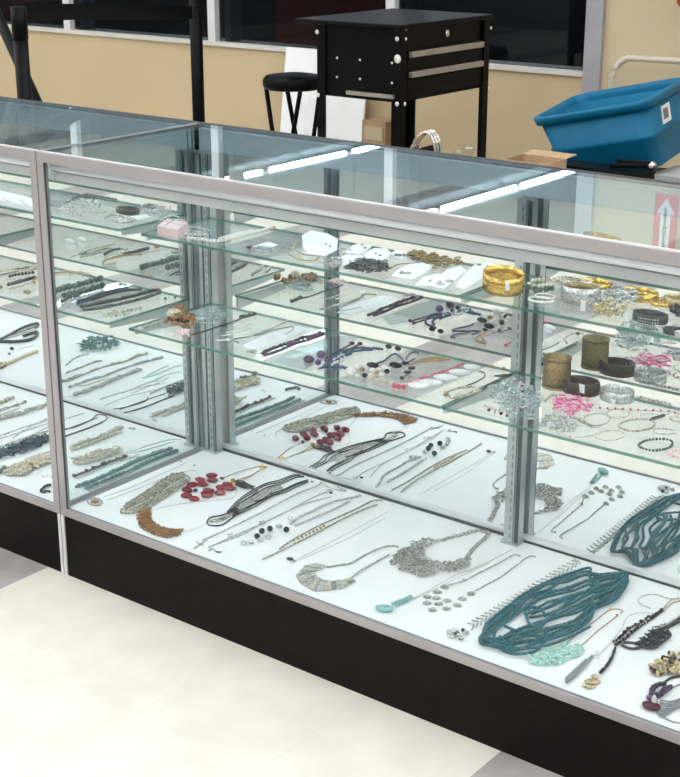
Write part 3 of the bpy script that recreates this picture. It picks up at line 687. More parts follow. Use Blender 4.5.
# ================= near case, deck =================
Z = ZD+.0005
def D_(): return J(Z)
D_().part('rim', 'silver_dark').T([(87.5, 501), (92, 498.5), (98, 499), (102, 502), (100, 505.5), (94, 506), (89, 504)], .0016, True).part('disc', 'rust_beads').O((95, 502.5), .011, .008, .003, 20).done('brooch', 'small round brown and silver brooch alone in the near front corner of the deck', 'brooch')
D_().part('chain', 'silver').T([(104, 497), (130, 488), (155, 477), (178, 467), (186, 463)], .0007).T([(108, 500), (135, 490), (160, 480), (186, 471.5), (196, 471)], .0007).part('clasp', 'silver_dark').O((194.5, 466), .003, .002, .002).O((181, 462), .003, .002, .002).done('fine_chain', 'very fine plain silver chain lying along the foot of the glass end panel', 'necklace')
j = D_().part('strands', 'pewter')
up = cr(60, 420, 5.667, [(350, 520), (400, 470), (480, 420), (560, 365), (640, 320), (700, 310)]); lo = cr(60, 420, 5.667, [(350, 530), (420, 535), (500, 500), (580, 455), (660, 400), (720, 350)])
for i in range(9):
    f = i/8; pts = [(a[0]*(1-f)+b_[0]*f, a[1]*(1-f)+b_[1]*f) for a, b_ in zip(up, lo)]; j.B([pts[0]]+[(x+R_.uniform(-1.5, 1.5), y+R_.uniform(-1, 1)) for x, y in pts[1:-1]]+[pts[-1]], .0028, .0042, (1.3, .8, 1), .3, h=R_.uniform(0, .004))
j.T([(187, 476), (190, 480), (186, 487)], .002).part('clasp', 'silver_dark').O((188, 482), .006, .003, .003).done('multi_strand_necklace', 'thick bundle necklace of twisted pewter grey strands beside the copper collar', 'necklace')
j = D_().part('collar', 'copper'); inn = [(151, 510), (150.5, 517), (154, 523), (162, 528), (172, 530), (184, 530)]; out2 = [(142, 509), (137, 518), (141, 528), (153, 535), (168, 538), (186, 534)]
for a, b_ in zip(resample(smooth_path([Vector((*p, 0)) for p in inn], .5), 1.0), resample(smooth_path([Vector((*p, 0)) for p in out2], .5), 1.32)):
    j.T([(a[0], a[1]), (b_[0]+R_.uniform(-1, 1), b_[1]+R_.uniform(-1, 1))], .0016, h=.001)
j.C(inn+out2[::-1], 170, .0022, 'mix', .003).part('cord', 'silver').T([(150, 511), (175, 505), (205, 501), (233, 498), (236, 488), (231, 479)], .0006).T([(186, 532), (200, 527), (208, 522)], .0006).done('bib_necklace', 'curved copper coloured fringed collar necklace near the front edge of the deck', 'necklace')
# red beads: each oval bead its own part
t = thing('bead_necklace', 'necklace of large red oval beads on gold cord with a dark tassel', 'necklace', at(200, 490, Z))
def P1(p, h=0): q = at(p[0], p[1], Z); return Vector((q.x, q.y, Z+h))
for i, (x, y) in enumerate(cr(150, 400, 5.667, [(350, 438), (285, 463), (240, 490), (210, 520), (207, 553), (250, 570), (325, 552), (395, 536), (455, 512), (440, 490), (405, 505), (330, 525), (300, 488), (355, 465), (325, 545)])):
    MB().sphere(P1((x, y), .005), (.0140, .0090, .006), R_.uniform(-.2, .5)+.4, SPH2).build('bead', 'red_bead', t)
for x, y in cr(150, 400, 5.667, [(258, 520), (350, 520), (300, 537)]): MB().sphere(P1((x, y), .004), (.006, .005, .004), .3, SPH2).build('bead', 'purple_bead', t)
MB().sphere(P1(cr(150, 400, 5.667, [(408, 450)])[0], .003), (.006, .004, .003), .3, SPH2).build('bead', 'dark_red_bead', t)
for pts in ([(415, 445), (500, 410), (600, 383), (640, 372)], [(440, 480), (480, 462), (560, 435), (605, 412)], [(500, 470), (560, 440), (615, 405), (650, 388)]):
    MB().tube(smooth_path([P1(p, .0015) for p in cr(150, 400, 5.667, pts)]), .0011).build('cord', 'gold_cord', t)
MB().box((-.009, -.004, 0), (.009, .004, .004), M=Matrix.Translation(P1((263, 467.5), 0)) @ Matrix.Rotation(.5, 4, 'Z')).build('clasp', 'gold', t)
MB().sphere(P1((233, 482.5), .005), (.006, .006, .005), 0, SPH2).build('tassel_cap', 'gold', t)
mb = MB()
for i in range(14): mb.tube(smooth_path([P1((236+R_.uniform(-1, 1), 484+R_.uniform(-2, 2)), .003), P1((244, 486+R_.uniform(-3.5, 3.5)), .004), P1((253+R_.uniform(-2, 2), 488.5+R_.uniform(-1.5, 1.5)), .002)]), .0014, n=4)
mb.build('tassel', 'black_cord', t)
# black cords
j = D_().part('cords', 'black_cord')
tp = cr(180, 440, 5.667, [(160, 450), (200, 432), (270, 415), (330, 345), (400, 300), (480, 255), (560, 235), (640, 205), (720, 190)])
bt = cr(180, 440, 5.667, [(165, 480), (240, 485), (300, 440), (370, 410), (440, 375), (520, 330), (600, 300), (660, 270), (730, 245)])
for f in (0, .12, .25, .8, .9, 1):
    j.T([(a[0]*(1-f)+b_[0]*f+R_.uniform(-.8, .8), a[1]*(1-f)+b_[1]*f+R_.uniform(-.5, .5)) for a, b_ in list(zip(tp, bt))[2:]], .0014, h=R_.uniform(0, .003))
j.T(cr(180, 440, 5.667, [(290, 410), (230, 432), (180, 440), (155, 460), (165, 485), (230, 487), (270, 465), (320, 425)]), .0016)
j.T(cr(180, 440, 5.667, [(440, 290), (400, 330), (420, 350), (480, 330), (520, 300)]), .0013)
j.part('mesh_tube', 'silver_dark')
for f in (.35, .45, .55, .65):
    j.T([(a[0]*(1-f)+b_[0]*f+R_.uniform(-.6, .6), a[1]*(1-f)+b_[1]*f) for a, b_ in zip(tp[:7], bt[:7])], .0012, h=.001)
j.part('knot', 'black_cord').C(cr(180, 440, 5.667, [(270, 400), (330, 390), (340, 420), (290, 425)]), 14, .0025, 'ring', .003)
j.done('cord_necklace', 'black multi cord necklace with a grey mesh loop at its front end', 'necklace')
# silver chains
D_().part('chain', 'silver').B([(203, 541), (225, 531), (250, 519), (275, 506), (300, 493), (318, 486), (322, 482)], .0022, .0046).part('cross', 'silver_dark').T([(194, 549), (206, 541)], .0013).T([(196, 542), (203, 546)], .0011).done('cross_necklace', 'silver ball chain necklace ending in a small thin cross', 'necklace')
j = D_().part('chain', 'silver').T([(208, 548), (232, 537), (262, 524), (290, 510), (315, 497), (330, 491)], .0011).T([(212, 546), (240, 536), (268, 521), (300, 506), (332, 497)], .0011)
j.part('flower_charm', 'silver')
for c in ((231, 536), (262.5, 523)):
    for k in range(5): j.O((c[0]+2.6*math.cos(k*1.257), c[1]+1.9*math.sin(k*1.257)), .0042, .0026, .0012, k*72)
j.done('charm_necklace', 'thin silver chain necklace with two tiny open flower charms', 'necklace')
D_().part('hook', 'silver_dark').T([(209, 551), (213, 549), (216, 552), (222, 552.5)], .0013).part('drop', 'charcoal').O((218, 552.6), .006, .0025, .0015, 10).done('earring', 'tiny dark drop earring lying by the cross near the front edge', 'earring')
t = thing('bead_bracelet', 'bracelet of black and clear round beads with rhinestone chain in the middle of the deck', 'bracelet', P1((262, 535)))
for x, y in cr(180, 440, 5.667, [(438, 560), (464, 530), (510, 517), (603, 522)]): MB().sphere(P1((x, y), .0062), .0066, 0, SPH2).build('black_bead', 'black_bead', t)
for x, y in cr(180, 440, 5.667, [(402, 590), (362, 594), (500, 560), (455, 578), (560, 500), (640, 468), (625, 455)]): MB().sphere(P1((x, y), .005), (.0068, .0052, .005), .4, SPH2).build('clear_bead', 'silver', t)
mb = MB()
for pts in (cr(280, 440, 5.667, [(60, 480), (110, 440), (180, 410), (250, 375), (320, 350), (400, 335), (460, 318)]), cr(280, 440, 5.667, [(90, 490), (150, 465), (230, 430), (300, 400), (350, 375), (400, 350)])):
    for p in resample(smooth_path([P1(q) for q in pts], .003), .0062): mb.sphere(p+Vector((0, 0, .003)), (.0036, .0028, .003), R_.random())
mb.build('rhinestones', 'silver', t)
D_().part('chain', 'pewter').B(cr(280, 440, 5.667, [(0, 620), (80, 565), (200, 500), (320, 445), (420, 400), (520, 350), (600, 330)]), .0025, .0042, (1.2, .8, .8)).B([(263, 560)]+cr(280, 440, 5.667, [(0, 635), (90, 590), (200, 535), (300, 480), (420, 420), (550, 370)]), .0025, .0042, (1.2, .8, .8)).part('beads', 'pale_gold').B(cr(280, 440, 5.667, [(80, 575), (140, 550), (200, 520), (260, 490)]), .0034, .012).part('clasp', 'silver_dark').O((386, 499), .004, .002, .002).done('twisted_chain', 'long doubled pewter chain with tiny gold beads lying straight across the deck', 'necklace')
D_().part('chain', 'silver').T([(293, 561), (320, 548), (350, 532), (388, 512)], .0005).T([(290, 564), (325, 549), (355, 535), (385, 518)], .0005).part('pendant', 'charcoal').O((290, 560), .008, .005, .003, 20).part('bail', 'silver').O((294, 562), .004, .003, .003).done('pendant_necklace', 'hair thin silver chain with a small dark oval pendant before the plate necklace', 'necklace')
D_().part('charm', 'silver').O((330, 491), .008, .004, .002, 20).O((342, 490), .011, .005, .0015, 10).T([(322, 484), (330, 488), (345, 492), (349, 488), (340, 484)], .001).part('drop', 'charcoal').O((331, 493.5), .005, .003, .002).O((312, 482.5), .003, .002, .002).done('leaf_charm', 'silver leaf shaped charm lying against the mirrored door rail', 'charm')
# plate collar
j = D_().part('plate', 'champagne'); inn = cr(280, 520, 5.667, [(270, 262), (235, 285), (200, 295), (205, 320), (235, 340), (290, 352), (350, 345), (405, 335)]); ou = cr(280, 520, 5.667, [(205, 250), (140, 265), (90, 320), (115, 360), (195, 408), (285, 402), (355, 392), (430, 352)])
n = len(inn)-1
j.parts = []
PLM = ['champagne', 'silver', 'champagne', 'silver_dark', 'silver', 'champagne', 'silver_dark']
def lerp(a, b_, f): return (a[0]+(b_[0]-a[0])*f, a[1]+(b_[1]-a[1])*f)
for i in range(n):
    for s in (0, .5):
        j.part('plate', PLM[(i*2+int(s*2)) % 7]); a, b_, c, d = lerp(inn[i], inn[i+1], s+.03), lerp(inn[i], inn[i+1], s+.47), lerp(ou[i], ou[i+1], s+.49), lerp(ou[i], ou[i+1], s+.01)
        j.pl([a, b_, c, d], .001+.0008*s, .0026+.0012*s)
j.part('chain', 'silver_dark').B(cr(280, 520, 5.667, [(270, 272), (330, 262), (400, 250), (470, 210), (540, 175), (600, 155), (655, 152), (670, 160)]), .0022, .003).B(cr(280, 520, 5.667, [(400, 335), (460, 290), (540, 245), (620, 200)]), .0022, .003)
j.done('plate_necklace', 'necklace with a fan of thin pale metal plates on a silver chain', 'necklace')
# filigree bib
j = D_().part('filigree', 'silver_dark'); pg = cr(380, 500, 5.667, [(55, 345), (100, 310), (150, 272), (240, 235), (310, 232), (315, 245), (250, 275), (240, 310), (265, 350), (340, 368), (420, 360), (480, 340), (520, 345), (500, 385), (430, 415), (330, 405), (300, 435), (230, 442), (140, 412), (60, 375)])
j.C(pg, 420, .0028, 'mix', .006).part('chain', 'silver_dark').K(cr(380, 500, 5.667, [(310, 236), (350, 230), (400, 215), (460, 200), (520, 182), (570, 177), (615, 185)]), .0068, .0052, .0011).K(cr(380, 500, 5.667, [(620, 188), (600, 215), (560, 250), (520, 290), (490, 335)]), .006, .004, .0013)
j.done('bib_necklace', 'chunky antique silver filigree bib necklace on a ring link chain', 'necklace')
# aqua pendant
D_().part('pendant', 'aqua_stone').O((384.5, 611), .0185, .0105, .006, 28).part('beads', 'aqua_stone').B([(393, 605), (400, 602), (408, 599), (413, 597)], .0036, .0075).B([(396, 607), (403, 604), (410, 600), (414, 599)], .0036, .0075).part('cord', 'silver').T([(414, 598), (430, 590), (452, 577), (480, 566), (500, 556), (513, 549)], .0006).T([(414, 599), (432, 591), (455, 579), (490, 563)], .0006).done('pendant_necklace', 'necklace with a long aqua stone oval and small aqua beads on a faint cord', 'necklace')
# ovals
j = D_(); j.part('chain', 'silver_dark').B([(444, 587), (455, 584), (465, 581), (480, 573), (500, 563), (514, 555.5), (520, 557)], .0017, .0028).B([(471, 594), (485, 586), (500, 578), (515, 567), (528, 557.5), (535, 557)], .0017, .0028).O((464, 581.5), .004, .003, .003)
ovs = cr(380, 500, 5.667, [(365, 497), (325, 525), (270, 553), (265, 587), (298, 626), (380, 575), (378, 620), (465, 565), (515, 535), (438, 600), (320, 560), (332, 592)])
j.part('settings', 'silver_dark')
for x, y in ovs: j.flat((x, y), .0078, .0013, .72, rot=.5)
j.part('crystals', 'grey_crystal')
for x, y in ovs: j.O((x, y), .0062, .0042, .003, 30)
j.done('crystal_necklace', 'silver chain necklace with a cluster of oval grey green crystals', 'necklace')
# lattice chain
j = D_().part('lattice', 'silver_dark'); A = Vector((470, 627)); Bq = Vector((582, 559)); nn = 26; dd = (Bq-A).normalized(); pn = Vector((-dd.y, dd.x))*3.6
for k in range(nn):
    a, b_ = A.lerp(Bq, k/nn), A.lerp(Bq, (k+1)/nn)
    j.T([a-pn, b_+pn*.1], .0011, step=.02).T([b_+pn*.1, a+pn], .0011, step=.02).T([a+pn, (a+b_)/2+pn*.2], .0008, step=.02)
    j.O(a-pn, .0019, .0019, .0016).O(a+pn, .0019, .0019, .0016)
j.part('crystal_cluster', 'silver')
for k in range(14): j.O((458+R_.uniform(-9, 9), 636+R_.uniform(-3.5, 3.5)), .0065*R_.uniform(.6, 1), .0045, .004, R_.uniform(0, 180))
j.part('dark_stones', 'charcoal').O((457, 636), .006, .004, .005, 20).O((463, 632), .004, .003, .004).O((461, 640), .005, .003, .003, 60)
j.done('lattice_necklace', 'open diamond lattice silver chain with a crystal cluster beside the teal rope', 'necklace')
# teal ropes
j = D_().part('bead_rope', 'teal_bead')
top = cr(510, 560, 5.667, [(-150, 440), (-120, 380), (0, 275), (90, 205), (200, 150), (320, 105), (440, 75), (470, 95), (560, 95), (650, 92)])
bot = cr(510, 560, 5.667, [(-150, 470), (-60, 520), (40, 520), (160, 490), (250, 455), (370, 420), (450, 350), (490, 300), (590, 240), (665, 130)])
fs_ = [0, .04, .08, .12, .17, .22, .28, .34, .42, .5, .57, .63, .69, .75, .8, .85, .9, .95, 1]
for q, f in enumerate(fs_):
    pts = []
    for i, (a, b_) in enumerate(zip(top, bot)):
        g = f if i > 4 else min(1, max(0, f+R_.uniform(-.05, .05))); am = 1.6 if 0 < i < 9 else .6
        pts.append((a[0]*(1-g)+b_[0]*g+R_.uniform(-am, am)*1.6, a[1]*(1-g)+b_[1]*g+R_.uniform(-am, am)))
    if f in (.34, .42, .5): pts = pts[3:]
    j.B(pts, .0030, .0041, (1, 1.1, 1), .15, h=R_.choice((0, .003, .006)))
for pts in ([(497, 632), (487, 636), (480, 641), (482, 648), (495, 649), (505, 645)], [(498, 628), (494, 640), (500, 652), (515, 658), (535, 655), (545, 645)], [(545, 620), (541, 613), (532, 611), (526, 617), (530, 628), (545, 635)], [(640-12, 577), (627, 580), (626, 588), (618, 600), (605, 608)], [(500, 640), (510, 650), (530, 652), (560, 645), (590, 630)], [(575, 600), (560, 612), (548, 622), (540, 632), (528, 640)], [(525, 617), (545, 612), (565, 601), (590, 594), (610, 590)], [(505, 630), (520, 636), (540, 640), (565, 636), (590, 620)]):
    j.B(pts, .0030, .0041, (1, 1.1, 1), .1, h=.005)
j.done('rope_necklace', 'large tangle of dark teal seed bead ropes, the biggest piece on the deck', 'necklace')
# mint flower
j = D_().part('flower', 'mint_fluff')
for c, k_, rr in (((552, 657), 170, 13), ((570, 652), 120, 11), ((541, 660), 100, 10)):
    for k in range(k_):
        a, d = R_.uniform(0, 2*PI), rr*math.sqrt(R_.random()); j.O((c[0]+d*math.cos(a)*1.25, c[1]+d*.7*math.sin(a)), .0055*R_.uniform(.5, 1), .0018, .0010, R_.uniform(0, 180), R_.uniform(0, .007))
j.part('chain', 'copper').T(cr(510, 560, 5.667, [(240, 530), (270, 515), (340, 455), (450, 370), (530, 310), (565, 285), (610, 280), (640, 292), (625, 305)]), .0009).T(cr(510, 560, 5.667, [(605, 320), (500, 400), (430, 465), (400, 485), (365, 482)]), .0009).part('clasp', 'gold').O((610, 609.5), .003, .002, .002).O((617, 616), .003, .002, .002).done('flower_necklace', 'mint green fluffy flower pendant on a thin rose gold chain', 'necklace')
# leaf tassel
D_().part('leaf', 'grey_tassel').T([(567, 683), (572, 677), (580, 669), (590, 660)], .0032).T([(566, 684), (574, 678), (584, 668), (592, 658)], .003, h=.001).T([(566, 680), (573, 673), (586, 661)], .0025).part('ring', 'silver').T([(592, 658), (595, 655), (599, 656), (597, 659)], .0008, True).O((597, 652.5), .003, .002, .002).part('chain', 'silver').T([(599, 655), (612, 641), (622, 628), (626, 619), (634, 614), (645, 613), (655, 614)], .0007).done('feather_necklace', 'slim grey metal feather pendant on a fine silver chain beside the mint flower', 'necklace')
# black bead lariat
j = D_().part('beads', 'black_bead'); q8 = lambda L: cr(580, 570, 4.857, L)
j.B(q8([(165, 355), (200, 330), (240, 290), (290, 265), (340, 235), (400, 205)]), .0036, .0082, jit=.3).B(q8([(175, 370), (215, 345), (265, 300), (320, 260), (370, 225), (400, 200)]), .0036, .0082, jit=.3).B(q8([(170, 385), (155, 430), (135, 465), (110, 495), (92, 512)]), .0038, .0088, (1.1, .9, .9), jit=.3)
j.part('clear_beads', 'silver').B(q8([(170, 362), (225, 325), (290, 280), (360, 225)]), .003, .012)
j.part('pendant', 'pale_gold').O(q8([(60, 550)])[0], .0145, .0085, .0035, 35).O(q8([(32, 570)])[0], .0085, .004, .003, 20).O(q8([(72, 528)])[0], .007, .006, .004).O(q8([(55, 575)])[0], .009, .004, .003, 60)
j.part('cord', 'pale_gold').T(q8([(405, 200), (430, 175), (455, 160), (500, 150)]), .0013).T(q8([(400, 195), (440, 150), (500, 140)]), .0011)
j.part('chain', 'silver').T(q8([(345, 190), (290, 165), (285, 145), (300, 130), (350, 120), (400, 130), (435, 142), (470, 138), (520, 132)]), .0011)
j.done('lariat_necklace', 'black faceted bead necklace with a tail and gold animal pendant', 'necklace')
j = D_().part('loops', 'charcoal')
for pts in ([(200, 372), (250, 390), (300, 380), (260, 362), (210, 360)], [(270, 365), (330, 350), (400, 360), (430, 325), (390, 310), (330, 330)], [(290, 385), (350, 390), (380, 375), (340, 355)], [(330, 320), (370, 300), (400, 290), (440, 270), (500, 230)], [(390, 330), (420, 345), (440, 325), (420, 305)], [(420, 290), (450, 275), (520, 240)], [(340, 340), (380, 300), (380, 340)]): j.T(q8(pts), .0024, h=R_.uniform(0, .003))
j.C(q8([(270, 370), (330, 310), (400, 290), (410, 330), (370, 385), (300, 388)]), 60, .003, 'mix', .006).part('links', 'silver_dark').K(q8([(340, 330), (380, 280), (440, 260), (500, 220)]), .004, .003, .001).done('bow_necklace', 'charcoal chain necklace knotted into loops beside the black bead lariat', 'necklace')
j = D_().part('cream_beads', 'pale_gold').C(q8([(325, 510), (350, 475), (400, 440), (450, 420), (520, 430), (520, 500), (440, 520), (370, 525)]), 75, .0045, 'bead', .005).part('dark_beads', 'dark_wood').C(q8([(325, 510), (350, 475), (400, 435), (450, 410), (520, 380), (520, 480), (440, 515), (370, 520)]), 26, .0048, 'bead', .006)
j.done('bead_necklace', 'cream and dark brown beaded necklace heaped at the photo\'s edge', 'necklace')
j = D_().part('beads', 'purple_bead').B(q8([(345, 610), (355, 585), (380, 568), (400, 560), (415, 570)]), .0062, .0095, (1.1, .9, .9), jit=.2).B(q8([(355, 625), (385, 620), (410, 600), (440, 580)]), .0062, .0095, (1.1, .9, .9), jit=.2).part('cord', 'black_cord').T(q8([(405, 555), (440, 530), (480, 520), (540, 510)]), .0022).T(q8([(440, 580), (480, 560), (540, 545)]), .001)
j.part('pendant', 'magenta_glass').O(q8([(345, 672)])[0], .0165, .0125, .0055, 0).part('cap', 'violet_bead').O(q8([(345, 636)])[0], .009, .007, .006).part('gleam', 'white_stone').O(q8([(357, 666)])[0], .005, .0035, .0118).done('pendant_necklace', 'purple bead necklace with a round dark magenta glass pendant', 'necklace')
j = D_().part('strands', 'grey_tassel')
for k in range(9): j.T([(657+k*.4, 714-k*1.6), (662+k*.5, 718-k*2.0), (672, 712-k*1.2), (690, 704-k*1.0)], .0013, h=R_.uniform(0, .002))
j.T([(657, 702), (658, 712), (664, 718), (675, 723), (690, 724)], .0013).part('cap', 'silver_dark').O((683, 703), .008, .006, .005).done('tassel_necklace', 'silver grey chain tassel next to the magenta glass pendant', 'necklace')

# ================= far case, deck =================
q5 = lambda L: cr(60, 420, 5.667, L)
j = D_().part('teal_strand', 'teal_pale')
j.B(q5([(95, 385), (170, 360), (260, 320), (350, 280), (440, 235), (530, 200), (640, 165)]), .0046, .0062, (1, 1.2, 1), .2).B(q5([(150, 395), (220, 370), (310, 330), (400, 295), (500, 245), (600, 205), (670, 180)]), .0046, .0062, (1, 1.2, 1), .2)
j.part('silver_tips', 'silver').B(q5([(165, 405), (250, 365), (330, 335), (420, 290), (480, 255)]), .003, .007).done('bead_necklace', 'double row of pale teal beads with silver tips close to the glass end panels', 'necklace')
D_().part('beads', 'gunmetal').B(q5([(80, 325), (150, 300), (220, 270), (300, 240), (380, 210)]), .0042, .0075, (1, 1.3, 1), .3).part('pale_beads', 'silver').B(q5([(90, 335), (160, 310), (240, 275), (320, 245), (400, 220), (450, 200)]), .003, .007).part('clasp', 'white_stone').O(q5([(440, 210)])[0], .006, .004, .003).done('bead_necklace', 'row of dark grey and silver spiky beads behind the pale teal double row', 'necklace')
D_().part('beads', 'cream_bead').C(q5([(75, 230), (180, 190), (340, 165), (350, 195), (220, 235), (90, 265)]), 110, .0036, 'mix', .005).part('chain', 'silver').T(q5([(350, 190), (430, 170), (520, 140), (620, 115), (690, 110)]), .0011).T(q5([(340, 200), (450, 180), (560, 150), (650, 122)]), .0011).done('chip_necklace', 'cream and grey chip bead necklace with a long silver chain, behind the dark spiky row', 'necklace')
D_().part('strand', 'champagne').B(q5([(60, 165), (140, 130), (230, 100), (320, 60), (360, 45)]), .0055, .007, (1.2, 1, .8), .3).B(q5([(70, 175), (160, 145), (260, 105), (350, 70)]), .0045, .007, (1.2, 1, .8), .3).part('pendant', 'silver_dark').O(q5([(410, 52)])[0], .012, .005, .003, 20).done('bead_necklace', 'pale beige chunky bead strand with a grey teardrop end', 'necklace')
D_().part('cord', 'charcoal').T(q5([(0, 55), (80, 45), (170, 5), (200, -20), (240, -35), (268, -15), (240, 15), (160, 50), (60, 85), (0, 110)]), .0014).part('clasp', 'silver').O(q5([(267, -12)])[0], .003, .002, .002).done('cord_necklace', 'plain dark cord loop near the foot of the far mirrored door', 'necklace')
q6 = lambda L: cr(0, 400, 6.47, L)
j = D_().part('links', 'navy_bead')
for o_ in (-10, 12): j.K(q6([(-60, 375+o_), (0, 355+o_), (80, 330+o_), (150, 305+o_), (220, 280+o_), (300, 260+o_)]), .0075, .006, .0026)
j.C(q6([(-20, 350), (100, 300), (200, 265), (300, 262), (290, 300), (150, 350), (0, 395)]), 90, .0045, 'mix', .006).part('drops', 'teal_pale').C(q6([(-20, 330), (100, 290), (200, 255), (150, 300), (0, 350)]), 20, .003, 'bead', .006).done('link_necklace', 'chunky navy blue link necklace on the far deck, cut by the photo\'s edge', 'necklace')
j = D_().part('beads', 'cream_bead').C(q6([(35, 480), (90, 440), (180, 405), (300, 375), (340, 400), (250, 450), (150, 490), (50, 505)]), 150, .0042, 'mix', .006).part('gold_beads', 'pale_gold').C(q6([(60, 480), (150, 440), (300, 395), (250, 440), (120, 490)]), 40, .004, 'mix', .006).done('chunky_necklace', 'cream and gold chunky necklace in front of the navy link necklace', 'necklace')
D_().part('beads', 'black_bead').B(q6([(268, 600), (275, 585), (300, 565), (325, 560)]), .004, .006).B(q6([(285, 605), (300, 595), (325, 600)]), .003, .006).part('chain', 'silver').T(q6([(270, 500), (300, 490), (340, 500)]), .001).done('bead_bracelet', 'short curl of black beads beside the post where the cases meet', 'bracelet')
D_().part('strand', 'sage_bead').B(q6([(-90, 500), (-30, 490), (20, 465), (30, 445)]), .0055, .007, (1, 1.2, 1), .3).done('bead_necklace', 'pale sage bead strand at the photo\'s edge in front of the navy links', 'necklace')
D_().part('strand', 'silver').B(q6([(-50, 330), (50, 290), (150, 255), (240, 225), (330, 200)]), .0028, .0042).B(q6([(30, 450), (120, 415), (220, 370), (330, 335)]), .0025, .004).done('chain_necklace', 'silver ball chain doubled on both sides of the navy link necklace', 'necklace')
D_().part('chain', 'silver').T(q6([(-20, 240), (80, 205), (180, 170), (300, 135)]), .0013).T(q6([(-30, 262), (60, 235), (200, 190), (310, 155)]), .0013).part('charm', 'silver_dark').O(q6([(205, 165)])[0], .006, .004, .002, 20).O(q6([(30, 228)])[0], .005, .003, .002, 20).done('charm_necklace', 'fine silver chain with two small dark charms on the far deck', 'necklace')
D_().part('band', 'silver_dark').B(q6([(100, 100), (140, 95), (175, 85)]), .006, .009, (1.2, .9, .6)).B(q6([(220, 65), (260, 58), (290, 45)]), .006, .009, (1.2, .9, .6)).part('chain', 'silver').T(q6([(-40, 130), (50, 110), (100, 98)]), .0013).T(q6([(175, 85), (220, 66)]), .0013).done('chain_necklace', 'silver chain with two sections of dark oval stones on the far deck', 'necklace')
D_().part('cord', 'silver_dark').T(q6([(-40, 85), (30, 65), (100, 40), (125, 55), (60, 80), (-40, 115)]), .0014).done('cord_necklace', 'grey metal cord folded back sharply, just below the far door rail', 'necklace')
D_().part('stones', 'pewter').B(q6([(-60, 40), (0, 25), (60, -2), (90, -10)]), .0055, .0085, (1.3, 1, .7), .3).done('stone_bracelet', 'short strand of pewter grey stones right under the far door rail', 'bracelet')

# pieces of the far deck that the photo shows only in the mirrored door
q7 = lambda L: cr(60, 310, 5.23, L)
def DR(): return J(Z, True)
DR().part('cuff', 'gunmetal').T([(0, 341), (12, 335), (25, 328), (38, 324), (39, 327), (28, 331), (15, 336)], .004).T([(0, 342), (15, 342.5), (30, 341), (38, 337), (38, 333), (25, 337)], .005).part('lining', 'silver').T([(10, 338), (22, 334), (36, 329)], .003).done('cuff_bracelet', 'black and grey cuff bracelet seen in the far mirrored door', 'bracelet')
DR().part('stone', 'charcoal').O((13.5, 349), .010, .006, .004, 20).part('chain', 'silver').T([(18, 349), (28, 347), (36, 345)], .001).part('small_stone', 'brass').O((11, 354), .005, .004, .003).done('stone_charm', 'dark oval stone charm seen in the far mirrored door', 'charm')
DR().part('tube', 'pale_gold').T([(0, 368), (15, 362), (28, 356), (39, 352)], .0045).part('tip', 'brass').C([(0, 364), (8, 363), (9, 368), (0, 370)], 16, .0035, 'bead', .003).done('tube_bracelet', 'straight pale gold tube bracelet seen in the far mirrored door', 'bracelet')
DR().part('beads', 'teal_pale').C(q7([(110, 185), (160, 155), (290, 150), (310, 190), (250, 220), (130, 215)]), 90, .0048, 'mix', .007).done('bead_bundle', 'heaped bundle of grey teal beads seen in the far mirrored door', 'necklace')
for i, (pts, r, m_, lab) in enumerate((
    ([(40, 290), (90, 250), (160, 230)], .003, 'silver', 'short dotted silver strand next to the grey teal bundle in the far mirror'),
    ([(40, 330), (120, 300), (180, 275), (230, 265)], .0032, 'pewter', 'pewter strand with a flat end seen in the far mirror'),
    ([(40, 375), (150, 330), (250, 295), (350, 270), (420, 240), (460, 230)], .0045, 'pewter', 'long pewter leaf strand running up the far mirror'),
    ([(60, 405), (150, 370), (230, 350), (330, 310), (420, 280), (540, 250)], .004, 'silver_dark', 'silver scalloped strand in the middle of the far mirror'),
    ([(90, 445), (170, 415), (250, 385), (330, 350), (440, 310)], .0055, 'silver_dark', 'thick grey crystal strand seen in the far mirror'),
    ([(220, 465), (330, 430), (450, 400), (560, 380)], .0018, 'silver', 'fine plain strand between the crystal strand and the looped wires in the far mirror'))):
    DR().part('strand', m_).B(q7(pts), r, r*2.0, (1.2, 1.1, .8), .4).done('chain_necklace', lab, 'necklace')
DR().part('beads', 'mint_fluff').B(q7([(440, 355), (520, 335), (600, 300), (640, 290)]), .0022, .007).B(q7([(460, 345), (520, 315), (580, 285)]), .0022, .007).B(q7([(490, 375), (560, 340), (640, 320)]), .0022, .007).part('chain', 'silver').T(q7([(440, 355), (520, 335), (600, 300), (640, 290)]), .0008).T(q7([(490, 375), (560, 340), (640, 320)]), .0008).done('bead_necklace', 'pale mint seed bead necklace seen in the far mirror', 'necklace')
DR().part('wires', 'charcoal').T(q7([(320, 520), (400, 490), (500, 455), (560, 435)]), .0012).T(q7([(370, 530), (450, 505), (540, 470), (590, 450)]), .0012).part('dark_drops', 'gunmetal').C(q7([(550, 430), (590, 400), (640, 400), (645, 440), (600, 455)]), 22, .0045, 'mix', .005).done('wire_necklace', 'pair of long dark wires with a dark drop cluster seen in the far mirror', 'necklace')
DR().part('chain', 'silver').T(q7([(240, 500), (350, 455), (450, 430), (560, 400)]), .0012).done('fine_chain', 'single fine silver wire seen in the far mirror beside the dark wires', 'necklace')
# ================= shelves =================
def S1(): return J(Z1+.0004)
def S2(): return J(Z2+.0004)
r6 = lambda L: cr(560, 240, 5.667, L)
r4 = lambda L: cr(430, 220, 4.857, L)
r3 = lambda L: cr(300, 180, 4.857, L)
r2 = lambda L: cr(170, 180, 4.857, L)
